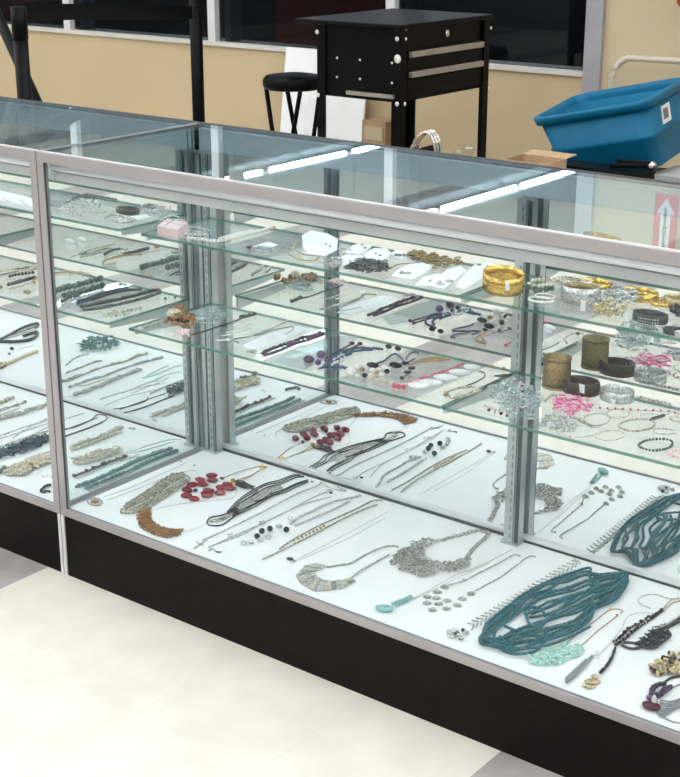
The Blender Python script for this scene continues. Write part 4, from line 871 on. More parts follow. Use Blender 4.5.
# --- near case, upper shelf
S1().part('woven_block', 'pale_pink').pl([(156, 236), (176, 240), (188, 232), (168, 228)], 0, .022).part('silver_lines', 'silver').T([(158, 233), (170, 226), (182, 228)], .0012, h=.022).T([(162, 237), (176, 230), (186, 231)], .0012, h=.022).T([(158, 229), (172, 233), (184, 236)], .001, h=.022).done('woven_bracelet', 'pale pink woven block bracelet at the end of the upper shelf', 'bracelet')
S1().part('wire', 'silver').flat((190, 235), .045, .0012, .75).flat((194, 233), .044, .0012, .75, h=.003).flat((188, 233), .043, .0012, .75, h=.006).done('wire_bangle', 'three thin silver wire bangles lying by the pink block bracelet', 'bangle')
S1().part('pearls', 'pearl').B(r2([(90, 290), (140, 295), (200, 305), (260, 300), (320, 285), (380, 270), (440, 255), (490, 240)]), .0042).part('small_pearls', 'pearl').B(r2([(240, 290), (300, 275), (350, 262), (410, 250)]), .003).part('gold_beads', 'pale_gold').B(r2([(540, 228), (560, 222), (580, 215)]), .004, .009).T(r2([(490, 240), (520, 232), (545, 226)]), .0012).done('pearl_necklace', 'string of white pearls with a gold bead end on the upper shelf', 'necklace')
S1().part('hoop', 'silver_dark').flat((263, 250), .028, .0022, .6).part('disc', 'teal_pale').O((261, 250), .022, .012, .001, 25).part('dark_bead', 'gunmetal').O((249, 249), .008, .006, .004).part('card', 'white_card').pl([(254, 246), (268, 242), (278, 245), (266, 249)], .0, .001).done('hoop_earrings', 'grey oval hoop earrings on a small white card beside the pearls', 'earrings')
S1().part('hoop', 'pale_gold').T([(292, 252), (296, 244), (306, 240), (318, 240)], .0016).T([(289, 255), (300, 260), (315, 261), (318, 255), (308, 250)], .0018).T([(290, 250), (304, 257), (318, 258)], .0016, h=.004).done('hoop_earrings', 'pale gold hoop earrings lying before the large eight sided white card', 'earrings')
S1().part('card', 'white_card').pl([(302, 240), (312, 235), (331, 237), (338, 244), (337, 255), (325, 261), (308, 259), (303, 252)], .010, .0112).part('studs', 'silver_dark').O((326, 250), .003, .003, .002, h=.0112).O((330, 252), .003, .003, .002, h=.0112).part('stand', 'white_card').pl([(308, 252), (328, 254), (326, 257), (308, 256)], 0, .0098).done('earring_card', 'large eight sided white earring card on the upper shelf', 'earring card')
def card(poly, lab, dots, m='gunmetal', h=.0, rings=(), rr=.008):
    j = S1().part('card', 'white_card').pl(poly, h, h+.0011).part('earrings', m)
    for d in dots: j.O(d, .0035, .003, .002, h=h+.0011)
    for d in rings: j.flat(d, rr, .0011, .8, h=h+.0011)
    j.done('earring_card', lab, 'earring card')
card([(343, 252), (352, 246), (364, 242), (373, 246), (366, 251), (354, 256)], 'white card with tiny dark studs behind the pile of dark chain', [(362, 246), (365, 249)], 'silver_dark')
card([(364, 256), (374, 250), (386, 250), (392, 255), (384, 262), (370, 263)], 'white card with small grey drops, the second behind the dark chain', [(376, 256), (380, 258)], 'silver_dark', .003)
card([(391, 254), (400, 249), (412, 250), (419, 254), (408, 259), (397, 259)], 'white card with a green grey leaf earring behind the bronze hoops', [(404, 256)], 'sage_bead', .0, [(398, 256)])
card([(414, 254), (424, 250), (434, 251), (437, 255), (428, 260), (417, 259)], 'small white card at the back between bronze hoops and gold tag', [(430, 254)], 'silver_dark')
card([(338, 258), (350, 254), (362, 256), (366, 262), (352, 268), (340, 265)], 'white card half under the dark chain pile', [(350, 262)], 'silver', .0)
card([(391, 277), (398, 271), (408, 266), (422, 264), (433, 267), (425, 274), (412, 281)], 'white card with two grey rings in the middle of the upper shelf', [(402, 274)], 'silver_dark', .002, [(402, 275), (408, 275)], .006)
card([(414, 286), (424, 278), (438, 274), (444, 278), (436, 286), (424, 290)], 'narrow white card with a grey bent hoop', [(430, 284)], 'silver_dark', .001, [(434, 283)], .012)
card([(424, 288), (436, 280), (447, 272), (460, 268), (466, 273), (455, 282), (444, 291)], 'white card with grey curled hoops beside the big tagged card', [(440, 285)], 'silver_dark', .004, [(449, 284), (440, 287)], .008)
card([(455, 290), (464, 278), (476, 267), (490, 260), (500, 262), (503, 267), (490, 275), (476, 286), (464, 293)], 'largest white card with a round logo ring next to the gold cuff', [(487, 271)], 'pale_gold', .007, [(479, 269)], .005)
S1().part('chain_pile', 'gunmetal').C(r3([(225, 440), (270, 410), (340, 400), (400, 415), (440, 425), (420, 455), (340, 460), (260, 462)]), 130, .0036, 'mix', .008).done('chain_pile', 'pile of dark grey beaded chain at the front of the upper shelf', 'necklace')
S1().part('cluster', 'silver_dark').C(r3([(135, 405), (170, 395), (205, 405), (200, 430), (150, 432)]), 34, .0034, 'mix', .006).done('cluster_brooch', 'small dark silver cluster before the eight sided card', 'brooch')
S1().part('hoops', 'brass').C(r3([(500, 375), (560, 365), (660, 380), (690, 410), (640, 420), (560, 400)]), 60, .0036, 'ring', .008).part('pale_hoops', 'silver_dark').flat((408, 257), .011, .0015, .8).flat((414, 259), .012, .0015, .8, h=.003).flat((420, 262), .011, .0014, .8).part('gold_hoops', 'gold').T([(388, 270), (398, 265), (410, 264)], .0012).done('hoop_pile', 'pile of bronze and gold hoops among white cards on the upper shelf', 'earrings')
S1().part('hoops', 'brass').C(r4([(0, 200), (60, 190), (130, 205), (150, 225), (90, 235), (20, 240)]), 46, .0036, 'ring', .007).done('hoop_pile', 'bronze hoop pile at the back beside the largest tagged card', 'earrings')
S1().part('loop', 'silver_dark').T([(352, 246), (341, 257), (345, 262)], .001).flat((345, 250), .014, .0012, .7).done('hoop_earrings', 'thin grey hoop behind the dark chain pile', 'earrings')
j = S1().part('band', 'gold').ring((503, 292), .040, .034, .0022, 44, .0006, sy=.86, tilt=.16, ax=.6)
j.part('price_tag', 'white_card').pl([(505, 296), (509, 296), (509, 298), (505, 298)], .014, .030).part('inlay', 'dark_red_bead').ring((503, 289), .0405, .018, .0032, 44, 0, sy=.86, h0=.006, open_=.80, ax=5.4).done('cuff_bracelet', 'wide shiny gold cuff with a tiny tag on the upper shelf front', 'bracelet')
S1().part('dark_beads', 'sage_bead').B(r4([(470, 335), (490, 345), (530, 352), (570, 350), (600, 345)]), .006, .012, (1, .8, 1)).part('pale_beads', 'champagne').B(r4([(480, 320), (520, 330), (560, 330), (600, 325), (590, 300), (540, 298), (490, 305)]), .0042, .008).done('bead_bracelet', 'dark green and champagne bead bracelet beside the gold cuff', 'bracelet')
S1().part('ring', 'white_stone').flat((541, 301), .024, .0024, .72).flat((545, 299), .020, .0016, .72, h=.004).done('plain_bangle', 'thin whitish bangle between gold cuff and silver cuff', 'bangle')
j = S1().part('wall', 'silver').ring((580, 301), .036, .030, .0022, 48, .0009, sy=.8).part('lining', 'brass').ring((580, 301), .0335, .028, .0015, 40, sy=.8, h0=.001).part('price_tag', 'white_card').pl([(580, 313), (585, 314), (585, 315), (580, 314)], .006, .024).done('cuff_bracelet', 'wide hammered silver cuff with a white tag, darker inside', 'bracelet')
j = S1().part('beads', 'champagne')
for k, (x, y) in enumerate(((573, 285), (578, 284), (585, 283), (570, 288))): j.flat((x, y), .028, .0034, .7, h=.004*k, kind='bead', sp=.008)
j.done('bracelet_stack', 'stack of champagne bead bracelets behind the hammered silver cuff', 'bracelet')
S1().part('band', 'gold').ring((601, 287), .034, .017, .0022, 48, .0012, sy=.75).part('tag', 'white_card').pl([(601, 297), (605, 297), (605, 298.5), (601, 298.5)], .0, .014).done('ridged_bangle', 'ridged gold bangle with a pale tag behind the coin bead bracelets', 'bangle')
S1().part('thin_bangles', 'pale_gold').flat((628, 287), .034, .0013, .7).flat((631, 288), .033, .0013, .7, h=.003).flat((626, 286), .034, .0013, .7, h=.006).done('thin_bangles', 'three thin pale gold bangles between the ridged and the plain gold ones', 'bangle')
j = S1().part('discs', 'pale_gold')
for px, py in r6([(225, 430), (275, 435), (325, 430), (250, 400), (300, 395), (205, 410), (350, 410), (265, 375)]): j.O((px, py), .0085, .0035, .0085, 20)
j.part('beads', 'champagne').C(r6([(190, 360), (260, 345), (330, 360), (380, 400), (360, 440), (220, 440), (180, 400)]), 50, .0036, 'bead', .010).done('coin_bracelet', 'bracelet of round pale gold coin beads at the upper shelf front', 'bracelet')
S1().part('stones', 'silver').C(r6([(240, 330), (310, 310), (400, 320), (440, 345), (420, 380), (330, 375), (260, 365)]), 70, .0042, 'mix', .014).done('rhinestone_bracelet', 'heaped silver rhinestone bracelets behind the coin bead bracelet', 'bracelet')
S1().part('band', 'gold').ring((641, 300), .024, .011, .003, 36, sy=.8).done('smooth_bangle', 'small smooth orange gold bangle next to the rhinestone heap', 'bangle')
S1().part('band', 'gold').ring((656, 290), .038, .014, .0025, 44, sy=.7).done('smooth_bangle', 'large smooth gold bangle at the back of the upper shelf', 'bangle')
S1().part('knot', 'gold').T(r6([(520, 370), (570, 380), (610, 355), (590, 340), (560, 360), (600, 385), (640, 370)]), .0035).T(r6([(610, 345), (650, 355), (690, 345)]), .003).done('knot_brooch', 'bright gold knotted ribbon shape by the brown stretch bracelet', 'brooch')
S1().part('cuff', 'pale_gold').ring((684, 303), .03, .016, .0025, 40, sy=.8).done('smooth_bangle', 'pale gold bangle cut by the photo\'s edge on the upper shelf', 'bangle')
S1().part('wire', 'silver').flat((651, 313), .034, .0013, .7, h=.0).done('wire_bangle', 'single thin silver bangle behind the brown stretch bracelet', 'bangle')
j = S1().part('band', 'charcoal').ring((650, 321), .032, .015, .003, 44, .0006, sy=.62)
j.part('crystals', 'silver')
q = j.P([(650, 321)])[0]
for k in range(9):
    for zz in (.004, .009): a = -PI*.28-k*.13; j.mb.sphere((q.x+.0352*math.cos(a), q.y+.0352*.62*math.sin(a), j.z+zz), .0016)
j.done('stretch_bracelet', 'dark brown stretch bracelet with white crystal rows', 'bracelet')
S1().part('leaf_band', 'charcoal').ring((677, 334), .026, .008, .002, 36, sy=.6).part('leaf', 'silver').O((678, 337), .007, .004, .006, 30).done('leaf_cuff', 'open dark and silver leaf cuff at the front edge beside the brown one', 'bracelet')
S1().part('beads', 'charcoal').C(r6([(620, 410), (660, 390), (720, 400), (710, 440), (650, 450)]), 26, .0045, 'mix', .008).done('bead_bracelet', 'dark grey bead bundle behind the open leaf cuff', 'bracelet')
# --- near case, lower shelf
s5 = lambda L: cr(180, 310, 5.23, L)
s3 = lambda L: cr(300, 310, 5.23, L)
s4 = lambda L: cr(120, 280, 4.857, L)
s7 = lambda L: cr(390, 340, 4.857, L)
s8 = lambda L: cr(560, 360, 5.55, L)
S2().part('strip', 'silver_dark').T([(136, 332), (146, 328), (157, 325), (163, 326)], .003).part('tip', 'silver').O((135, 332), .009, .006, .004).done('bar_bracelet', 'short grey metal bracelet at the very end of the lower shelf', 'bracelet')
S2().part('shell', 'cream_bead').O((175, 322), .020, .012, .014, 20, .004).part('chips', 'rust_beads').C(s4([(215, 215), (250, 170), (330, 175), (370, 210), (340, 250), (260, 240)]), 60, .0055, 'bead', .018).part('dark_chips', 'black_bead').C(s4([(230, 215), (300, 200), (370, 200), (330, 240)]), 16, .0045, 'bead', .018).done('chip_bracelet', 'brown and cream chunky chip bracelet near the end of the lower shelf', 'bracelet')
S2().part('pebbles', 'pale_pink').C(s4([(265, 265), (300, 250), (345, 255), (340, 280), (290, 282)]), 22, .0045, 'bead', .004).done('chip_bracelet', 'small rosy stone bracelet in front of the brown chip bracelet', 'bracelet')
j = S2().part('glass_rings', GT)
for k, (x, y) in enumerate(((206, 322), (212, 320), (218, 321), (203, 325))): j.ring((x, y), .030, .008, .004, 30, sy=.7, h0=.006*k, tilt=.15, ax=k)
j.part('edges', 'silver')
for k, (x, y) in enumerate(((206, 322), (214, 320), (200, 324))): j.flat((x, y), .031, .0010, .7, h=.008*k+.004)
j.done('glass_bangles', 'heap of clear glass bangles beside the brown chip bracelet', 'bangle')
S2().part('cord', 'charcoal').T(s5([(60, 135), (130, 115), (200, 90), (280, 65), (330, 45), (390, 30)]), .0018).part('beads', 'gunmetal').B(s5([(320, 48), (345, 42), (370, 36), (395, 28)]), .005, .008).done('cord_bracelet', 'straight black cord with four dark beads at its far end', 'bracelet')
S2().part('cord', 'charcoal').T(s5([(310, 175), (280, 160), (310, 150), (400, 135), (500, 105), (580, 90), (590, 105), (550, 130)]), .0011).done('cord_necklace', 'thin black cord loop over the small white tags', 'necklace')
S2().part('tag', 'white_card').pl(s5([(330, 185), (430, 140), (540, 105), (620, 85), (680, 100), (600, 140), (500, 180), (400, 210)]), 0, .0012).done('display_card', 'long white card under the thin black cord on the lower shelf', 'card')
S2().part('tag', 'white_card').pl(s5([(190, 155), (250, 150), (262, 157), (200, 163)]), 0, .001).part('print', 'charcoal').T(s5([(200, 158), (240, 155)]), .0006, h=.001).done('price_tag', 'small white strip tag by the glass bangles', 'tag')
S2().part('tag', 'white_stone').T(s5([(215, 140), (260, 130), (320, 115), (370, 100)]), .0016).T(s5([(240, 120), (300, 105), (350, 85)]), .0013).done('chain_bracelet', 'fine whitish chain bracelet behind the thin black cord', 'bracelet')
S2().part('beads', 'purple_bead').B(s5([(430, 235), (500, 205), (560, 185), (620, 160), (680, 145), (740, 125)]), .0038, .0058, jit=.3).B(s5([(445, 245), (520, 220), (600, 185), (680, 160), (750, 135)]), .0038, .0058, jit=.3).part('clasp', 'silver_dark').C(s5([(345, 235), (380, 220), (410, 225), (390, 242)]), 12, .003, 'mix', .003).done('bead_strand', 'double strand of small dark purple beads on the lower shelf', 'necklace')
def bag(poly, lab, h=.004):
    j = S2().part('film', GP).pl(poly, .0005, h); j.done('plastic_bag', lab, 'bag')
bag([(262, 366), (290, 353), (330, 338), (358, 338), (345, 350), (300, 372)], 'flat clear plastic bag between the purple strand and the amethyst necklace')
j = S2().part('large_bead', 'purple_bead').O((309, 363), .0125, .009, .008, 10).part('round_beads', 'violet_bead').O((321, 358), .0095, .009, .008).O((318, 365), .007, .006, .006).O((327, 362), .006, .005, .005)
j.part('cord', 'charcoal').T([(330, 357), (340, 351), (352, 345)], .0022).T([(336, 358), (348, 351), (360, 345)], .0022).part('tips', 'dark_red_bead').O((352, 345), .006, .004, .004, 30).O((360, 345.5), .006, .004, .004, 30).done('bead_necklace', 'necklace with one big dark amethyst bead and violet beads', 'necklace')
j = S2().part('blue_beads', 'blue_bead')
for pts in ([(100, 312), (150, 305), (230, 310), (250, 320)], [(150, 290), (200, 300), (240, 305)], [(160, 250), (200, 225), (260, 212), (340, 205), (430, 212)], [(170, 260), (220, 240), (300, 220), (380, 215)], [(180, 275), (230, 250), (270, 235)], [(130, 300), (170, 270), (200, 240)]): j.B(s3(pts), .0032, .0046, jit=.25)
j.part('clear_beads', 'silver').C(s3([(140, 300), (200, 240), (250, 225), (230, 290)]), 26, .003, 'bead', .004).part('end_beads', 'black_bead').O(s3([(463, 203)])[0], .008, .005, .005).O(s3([(512, 213)])[0], .008, .005, .005).done('blue_necklace', 'steel blue many strand bead necklace with dark end beads', 'necklace')
j = S2().part('white_stones', 'white_stone')
for x, y, r in ((268, 345, .012), (300, 315, .008), (330, 312, .007), (300, 355, .006), (380, 330, .007), (410, 325, .006), (425, 345, .005), (370, 355, .006), (440, 315, .007), (460, 322, .006)): j.O(s3([(x, y)])[0], r, r*.85, r*.8, 20)
j.part('black_stones', 'black_bead').O(s3([(380, 303)])[0], .014, .007, .006, 8).O(s3([(340, 355)])[0], .007, .005, .005).O(s3([(500, 303)])[0], .015, .007, .006, 8).O(s3([(455, 333)])[0], .006, .005, .005).O(s3([(550, 290)])[0], .009, .004, .004, 20).part('brown_stones', 'brass').O(s3([(325, 325)])[0], .006, .006, .005).O(s3([(405, 338)])[0], .006, .005, .004).done('stone_necklace', 'necklace of mixed white, black and brown stones in front of the blue one', 'necklace')
S2().part('cord', 'blue_bead').T(s3([(400, 285), (440, 270), (470, 245), (500, 235), (530, 255), (555, 280), (600, 260)]), .0022).T(s3([(555, 260), (570, 235), (600, 222), (620, 228)]), .0018).done('cord_necklace', 'dark blue leather cord bent above the mixed stones', 'necklace')
S2().part('cord', 'tan_cord').T(s7([(120, 115), (170, 98), (230, 93), (290, 100)]), .0026).T(s7([(80, 130), (130, 112), (200, 105), (260, 103)]), .0022).part('beads', 'charcoal').O(s7([(105, 145)])[0], .008, .004, .004, 40).O(s7([(85, 165)])[0], .008, .004, .004, 40).O(s7([(58, 193)])[0], .005, .004, .004).T(s7([(58, 193), (90, 160), (120, 130)]), .001).done('cord_necklace', 'tan leather cord with three charcoal beads on the lower shelf', 'necklace')
S2().part('beads', 'pink_bead').B(s7([(20, 235), (60, 240), (90, 240)]), .0055, .010).B(s7([(100, 215), (150, 195), (200, 180), (260, 160), (320, 140), (360, 122)]), .0034, .008).part('pale_beads', 'pale_pink').B(s7([(10, 225), (50, 225), (90, 222), (140, 205)]), .0035, .007).B(s7([(80, 218), (170, 188), (280, 152), (380, 125)]), .0026, .007).done('bead_strand', 'strand of pink and pale beads curving behind the white pouch', 'necklace')
j = S2().part('pouch', 'white_cloth')
for x, y, rx, ry in ((140, 235, .022, .013), (200, 220, .026, .012), (270, 195, .026, .012), (340, 170, .024, .010), (400, 145, .018, .007)): j.O(s7([(x, y)])[0], rx, ry, .006, 25)
j.done('cloth_pouch', 'soft flat white cloth pouch on the lower shelf', 'pouch')
S2().part('leaves', 'champagne').B(s7([(270, 262), (310, 245), (350, 238), (400, 235)]), .0035, .006, (1.5, .8, .7), .3).B(s7([(275, 285), (320, 285), (370, 275), (410, 262), (450, 245)]), .0045, .0085, (1.5, .9, .8), .3).part('cord', 'charcoal').T(s7([(370, 225), (420, 205), (460, 180), (455, 160), (430, 155)]), .0012).T(s7([(450, 245), (480, 215), (530, 200), (570, 185)]), .0012).part('end_beads', 'brass').O(s7([(272, 275)])[0], .006, .005, .004).O(s7([(494, 138)])[0], .007, .004, .004).O(s7([(552, 148)])[0], .004, .004, .004).done('leaf_necklace', 'pale leaf bead necklace on thin dark cord beside the shelf joint', 'necklace')
S2().part('tag', 'charcoal').pl(s7([(505, 176), (560, 168), (590, 172), (540, 181)]), 0, .002).done('small_clip', 'flat dark strip at the back beside the shelf joint', 'clip')
S2().part('beads', 'champagne').B(s7([(460, 325), (500, 338), (550, 350), (590, 365)]), .0026, .007).part('dark_beads', 'dark_red_bead').B(s7([(480, 348), (530, 362), (585, 380)]), .0032, .014).done('bead_bracelet', 'fine champagne bracelet with dark beads just past the shelf joint', 'bracelet')
j = S2().part('crystals', GT)
pgc = [(492, 420), (490, 408), (500, 402), (520, 402), (540, 410), (540, 424), (520, 432), (502, 428)]
j.C(pgc, 70, .0075, 'bead', .045).part('facets', 'silver').C(pgc, 70, .0035, 'mix', .05).done('crystal_bracelets', 'tall heap of clear crystal bracelets in front of the centre post', 'bracelet')
j = S2().part('beads', 'silver').C([(540, 425), (552, 415), (570, 420), (575, 432), (560, 438), (545, 436)], 60, .0042, 'mix', .008).done('bead_bundle', 'grey silver bead bundle beside the crystal heap', 'bracelet')
j = S2().part('tube', 'brass').ring((556, 387), .0265, .062, .002, 44, .0012, sy=.85).part('rims', 'brass').ring((556, 387), .0285, .005, .003, 40, sy=.85).ring((556, 387), .0285, .005, .003, 40, sy=.85, h0=.058).done('cuff_bracelet', 'tall openwork brass cuff standing by the pink flower', 'bracelet')
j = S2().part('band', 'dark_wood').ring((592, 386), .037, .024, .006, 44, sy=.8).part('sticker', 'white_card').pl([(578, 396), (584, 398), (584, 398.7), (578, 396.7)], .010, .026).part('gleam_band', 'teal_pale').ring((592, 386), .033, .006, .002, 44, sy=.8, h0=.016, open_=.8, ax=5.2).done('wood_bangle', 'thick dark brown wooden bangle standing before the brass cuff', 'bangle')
j = S2().part('petals', 'hot_pink')
for k in range(90):
    a, d = R_.uniform(0, 2*PI), 15*math.sqrt(R_.random()); j.O((572+d*math.cos(a)*1.25, 408+d*.55*math.sin(a)), .009*R_.uniform(.6, 1), .003, .002, R_.uniform(0, 180), R_.uniform(0, .012))
j.part('pale_petals', 'pale_pink')
for k in range(30):
    a, d = R_.uniform(0, 2*PI), 14*math.sqrt(R_.random()); j.O((570+d*math.cos(a)*1.25, 409+d*.5*math.sin(a)), .007, .0028, .002, R_.uniform(0, 180), R_.uniform(.006, .014))
j.done('flower_clip', 'hot pink fabric flower on the lower shelf', 'hair clip')
S2().part('band', 'silver').ring((621, 397), .033, .021, .002, 44, .0005, sy=.8).part('price_tag', 'white_card').pl([(611, 406), (615, 407), (615, 408), (611, 407)], .004, .014).done('cuff_bracelet', 'plain silver cuff with a tiny white tag on the lower shelf', 'bracelet')
for pts, r, m_, lab in (
    ([(250, 338), (262, 333), (275, 328), (288, 322)], .0030, 'silver', 'silver strand behind the double purple strand'),
    ([(365, 378), (378, 381), (392, 384)], .0030, 'cream_bead', 'short cream strand in front of the mixed stone necklace'),
    ([(545, 402), (551, 397), (560, 398)], .0036, 'champagne', 'champagne bead curl at the foot of the brass cuff'),
    ([(640, 397), (655, 400), (668, 399), (678, 404)], .0040, 'silver_dark', 'silver stone strand beside the plain silver cuff'),
    ([(560, 420), (572, 419), (584, 424), (592, 428)], .0034, 'pewter', 'pewter stone strand right in front of the pink flower')):
    S2().part('strand', m_).B(pts, r, r*2.1).done('strand_bracelet', lab, 'bracelet')
for c, R, r, m_, kind, lab in (
    ((577, 432), .040, .0012, 'silver', 'tube', 'large thin silver bracelet loop in front of the grey bead bundle'),
    ((596, 420), .034, .0012, 'silver_dark', 'tube', 'thin dark silver loop in front of the pink flower'),
    ((637, 426), .038, .0022, 'pewter', 'bead', 'pewter bead bracelet lying flat in front of the silver cuff'),
    ((664, 432), .020, .0015, 'silver', 'tube', 'small thin silver loop between the pewter and sage bracelets'),
    ((656, 446), .034, .0028, 'sage_bead', 'bead', 'sage green bead bracelet near the lower shelf front'),
    ((681, 455), .022, .0040, 'pale_pink', 'bead', 'rosy bead bracelet at the photo\'s edge on the lower shelf front'),
    ((681, 420), .020, .0018, 'pewter', 'bead', 'small pewter bracelet at the photo\'s edge beside the feather charm'),
    ((610, 436), .030, .0011, 'champagne', 'tube', 'thin champagne loop between large silver loop and pewter bracelet'),
    ((618, 414), .028, .0014, 'champagne', 'bead', 'fine champagne bead loop right before the silver cuff')):
    S2().part('loop', m_).flat(c, R, r, .7, kind=kind, sp=r*2.2, wob=.06, rot=R_.uniform(0, 3)).done('loop_bracelet', lab, 'bracelet')
S2().part('feather', 'gunmetal').T([(652, 421), (658, 419), (664, 417)], .0035).T([(650, 422), (656, 419), (664, 418)], .002, h=.002).part('chain', 'silver').T([(640, 416), (650, 414), (662, 415), (672, 413)], .0011).done('feather_charm', 'dark feather charm on a chain behind the sage bead bracelet', 'charm')
S2().part('beads', 'pink_bead').B([(600, 409), (640, 411), (668, 412), (676, 414)], .0026, .014).part('chain', 'champagne').T([(598, 409), (640, 411), (668, 412), (690, 416)], .0009).done('chain_bracelet', 'fine chain dotted with rosy beads behind the pewter bracelet', 'bracelet')

# --- far case, upper shelf
u1 = lambda L: cr(60, 190, 4.857, L)
S1().part('card', 'white_card').pl([(-12, 206), (0, 195), (30, 202), (33, 218), (0, 212)], .0, .012).part('scribble', 'silver_dark').T([(3, 204), (8, 206), (5, 208)], .001, h=.012).T([(20, 205), (24, 208), (22, 212)], .001, h=.012).done('display_card', 'thick white card with faint dark marks on the far upper shelf', 'card')
S1().part('tangle', 'silver').C(u1([(-20, 110), (20, 60), (120, 50), (190, 70), (180, 120), (80, 140), (0, 130)]), 90, .003, 'mix', .006).done('chain_tangle', 'loose tangle of fine silver chain on the far upper shelf', 'necklace')
S1().part('band', 'dark_wood').ring((128, 213), .032, .012, .004, 40, sy=.7).done('wood_bangle', 'dark brown oval bangle on the far upper shelf', 'bangle')
S1().part('chain', 'silver_dark').B(u1([(220, 140), (260, 125), (310, 135), (350, 155), (300, 165), (250, 155)]), .0032, .006).part('band', 'silver').flat((126, 221), .022, .0018, .6).done('chain_bracelet', 'silver chain bracelet curled before the dark oval bangle', 'bracelet')
S1().part('tag', 'white_card').pl(u1([(340, 130), (420, 120), (450, 130), (380, 145)]), 0, .001).done('price_tag', 'slim white tag lying before the dark oval bangle', 'tag')
S1().part('bar', 'gunmetal').T([(162, 203), (168, 202), (178, 203)], .004).part('tip', 'silver').O((158, 204), .005, .004, .003).done('bar_bracelet', 'slim dark bar bracelet at the back of the far upper shelf', 'bracelet')
S1().part('beads', 'silver').C(u1([(410, 105), (450, 90), (540, 100), (550, 130), (480, 140), (430, 130)]), 60, .003, 'mix', .006).done('bead_bundle', 'silver crystal bundle at the back corner of the far upper shelf', 'bracelet')
for pts, r, m_, lab in (
    ([(66, 205), (78, 198), (92, 200), (100, 207)], .0032, 'sage_bead', 'sage bead strand curled among the silver tangle on the far upper shelf'),
    ([(70, 213), (84, 208), (98, 214), (108, 212)], .0026, 'champagne', 'short champagne strand beside the silver tangle, far upper shelf'),
    ([(88, 196), (100, 192), (112, 196), (124, 199)], .0030, 'gunmetal', 'dark grey strand behind the dark oval bangle, far upper shelf'),
    ([(140, 209), (150, 205), (160, 209), (152, 214)], .0034, 'silver_dark', 'curled silver strand at the end of the far upper shelf by the pink block')):
    S1().part('strand', m_).B(pts, r, r*2.1).done('strand_bracelet', lab, 'bracelet')
# --- far case, lower shelf
for pts, r, m_, lab in (
    ([(62, 303), (70, 299), (80, 297)], .0040, 'charcoal', 'short charcoal strand in front of the sage green beads'),
    ([(120, 284), (130, 280), (142, 279), (150, 276)], .0036, 'cream_bead', 'cream strand at the back of the far lower shelf'),
    ([(70, 276), (84, 272), (100, 270), (112, 271)], .0034, 'champagne', 'champagne strand lying behind the sage green beads')):
    S2().part('strand', m_).B(pts, r, r*2.1).done('strand_bracelet', lab, 'bracelet')
S2().part('beads', 'sage_bead').B(u1([(-20, 505), (30, 490), (80, 480), (140, 460), (210, 445)]), .0085, .0145).B(u1([(20, 525), (80, 515), (140, 500), (220, 475)]), .0085, .0145).done('bead_bracelet', 'doubled bracelet of big round sage green beads on the far lower shelf', 'bracelet')
S2().part('strands', 'navy_bead')
j = S2().part('strands', 'navy_bead')
for o_ in (0, 8, 16): j.B(u1([(85, 545+o_), (160, 520+o_), (240, 495+o_), (330, 478+o_)]), .0026, .0036)
j.part('cover', 'charcoal').B(u1([(160, 540), (250, 510), (320, 495), (400, 490)]), .004, .0055).done('strand_bracelet', 'navy and grey many strand bracelet next to the sage beads', 'bracelet')
S2().part('band', 'gunmetal').B(u1([(105, 575), (180, 560), (280, 540), (370, 520), (460, 495), (480, 500)]), .0062, .006, (1, 1.3, .8), .15).B(u1([(120, 590), (200, 580), (300, 560), (400, 535), (480, 508)]), .0055, .006, (1, 1.3, .8), .15).done('braided_bracelet', 'thick dark braided bracelet lying straight on the far lower shelf', 'bracelet')
S2().part('beads', 'cream_bead').B(u1([(215, 610), (250, 605), (300, 600), (350, 590), (400, 585)]), .0055, .011).B(u1([(230, 620), (290, 615), (350, 605)]), .004, .01).done('bead_bracelet', 'cream and olive bead bracelet at the front edge of the far lower shelf', 'bracelet')
S2().part('bead', 'sage_bead').O(u1([(560, 528)])[0], .004, .004, .004).O(u1([(512, 535)])[0], .004, .004, .004).O(u1([(530, 512)])[0], .003, .003, .003).done('loose_studs', 'three loose green grey studs on the far lower shelf', 'earring')
q9 = lambda L: cr(0, 240, 7.77, L)
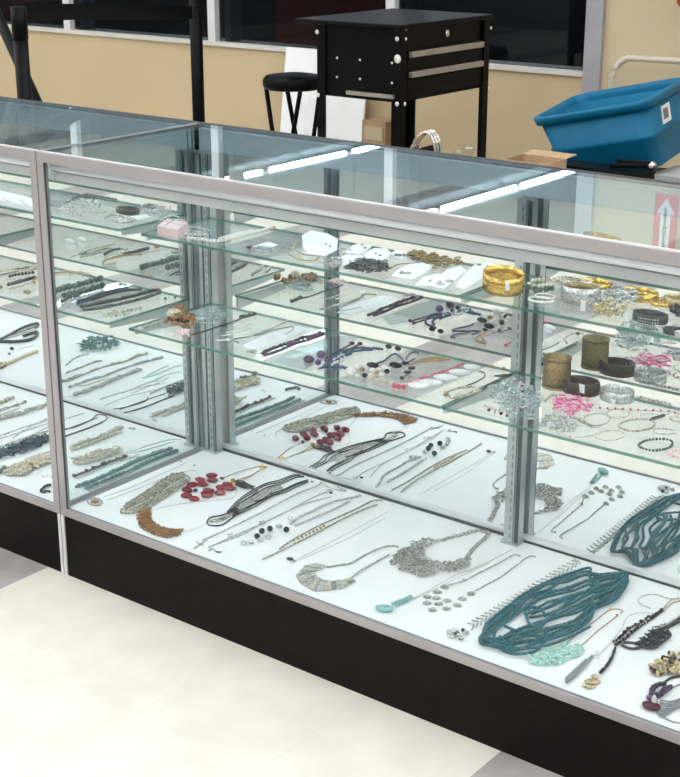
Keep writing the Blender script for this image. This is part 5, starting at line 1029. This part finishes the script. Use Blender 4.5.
for pts, r, m_, lab, sp in (
    ([(0, 255), (80, 235), (170, 228), (220, 215), (200, 240), (80, 262), (0, 280)], .0022, 'sage_bead', 'pale olive looped strand at the photo\'s edge, far lower shelf', .004),
    ([(60, 300), (110, 285), (180, 275), (260, 265)], .0042, 'charcoal', 'dotted grey bead strand between the olive loop and dark bar', .009),
    ([(70, 360), (130, 345), (200, 325), (270, 305)], .0050, 'gunmetal', 'straight black bar bracelet on the far lower shelf by the post', .006),
    ([(80, 385), (130, 372), (190, 358), (270, 325)], .0026, 'champagne', 'slim champagne strand in front of the straight black bar', .006),
    ([(-20, 380), (0, 385), (15, 375)], .0050, 'brass', 'brown bead strand cut by the photo\'s edge, far lower shelf', .008)):
    S2().part('strand', m_).B(q9(pts), r, sp).done('strand_bracelet', lab, 'bracelet')
S2().part('medallion', 'brass').O(q9([(212, 415)])[0], .011, .009, .004).part('chain', 'silver').T(q9([(130, 385), (170, 425), (205, 430)]), .001).T(q9([(225, 405), (260, 385), (275, 395)]), .001).done('locket_necklace', 'round antique locket on a fine chain, far lower shelf by the post', 'necklace')
# mirrored-only pieces standing further back on the far lower shelf
def S2R(): return J(Z2+.0004, True)
S2R().part('wrap', 'white_cloth').O((72, 243), .030, .012, .006, 20).O((84, 241), .022, .010, .006, 20).done('cloth_roll', 'pale cloth roll seen in the mirror above the far lower shelf', 'cloth')
S2R().part('beads', 'cream_bead').B(u1([(110, 330), (160, 320), (230, 300), (280, 290), (340, 290)]), .0042, .008).B(u1([(60, 330), (130, 300), (200, 280), (270, 265)]), .003, .005).done('bead_bracelet', 'cream bead bracelet seen in the mirror above the far lower shelf', 'bracelet')
S2R().part('band', 'tan_cord').T(u1([(185, 380), (220, 350), (290, 325), (380, 315), (400, 318)]), .0028).part('beads', 'silver').B(u1([(300, 310), (330, 300), (370, 300)]), .003, .006).done('leather_bracelet', 'bent brown leather bracelet seen in the far mirror', 'bracelet')
# ------------------------------------------------------------------ light and view
w = bpy.data.worlds.new('world'); sc.world = w; w.use_nodes = True
w.node_tree.nodes['Background'].inputs[0].default_value = (1, .98, .95, 1); w.node_tree.nodes['Background'].inputs[1].default_value = .3
sc.view_settings.view_transform = 'Standard'; sc.view_settings.look = 'None'; sc.view_settings.gamma = 1; sc.view_settings.exposure = EXPOSURE
sc.view_settings.use_curve_mapping = False
cy = sc.cycles; cy.max_bounces = 14; cy.transparent_max_bounces = 48; cy.glossy_bounces = 8; cy.diffuse_bounces = 4; cy.transmission_bounces = 8
cy.caustics_reflective = True; cy.sample_clamp_indirect = 6; cy.use_denoising = True
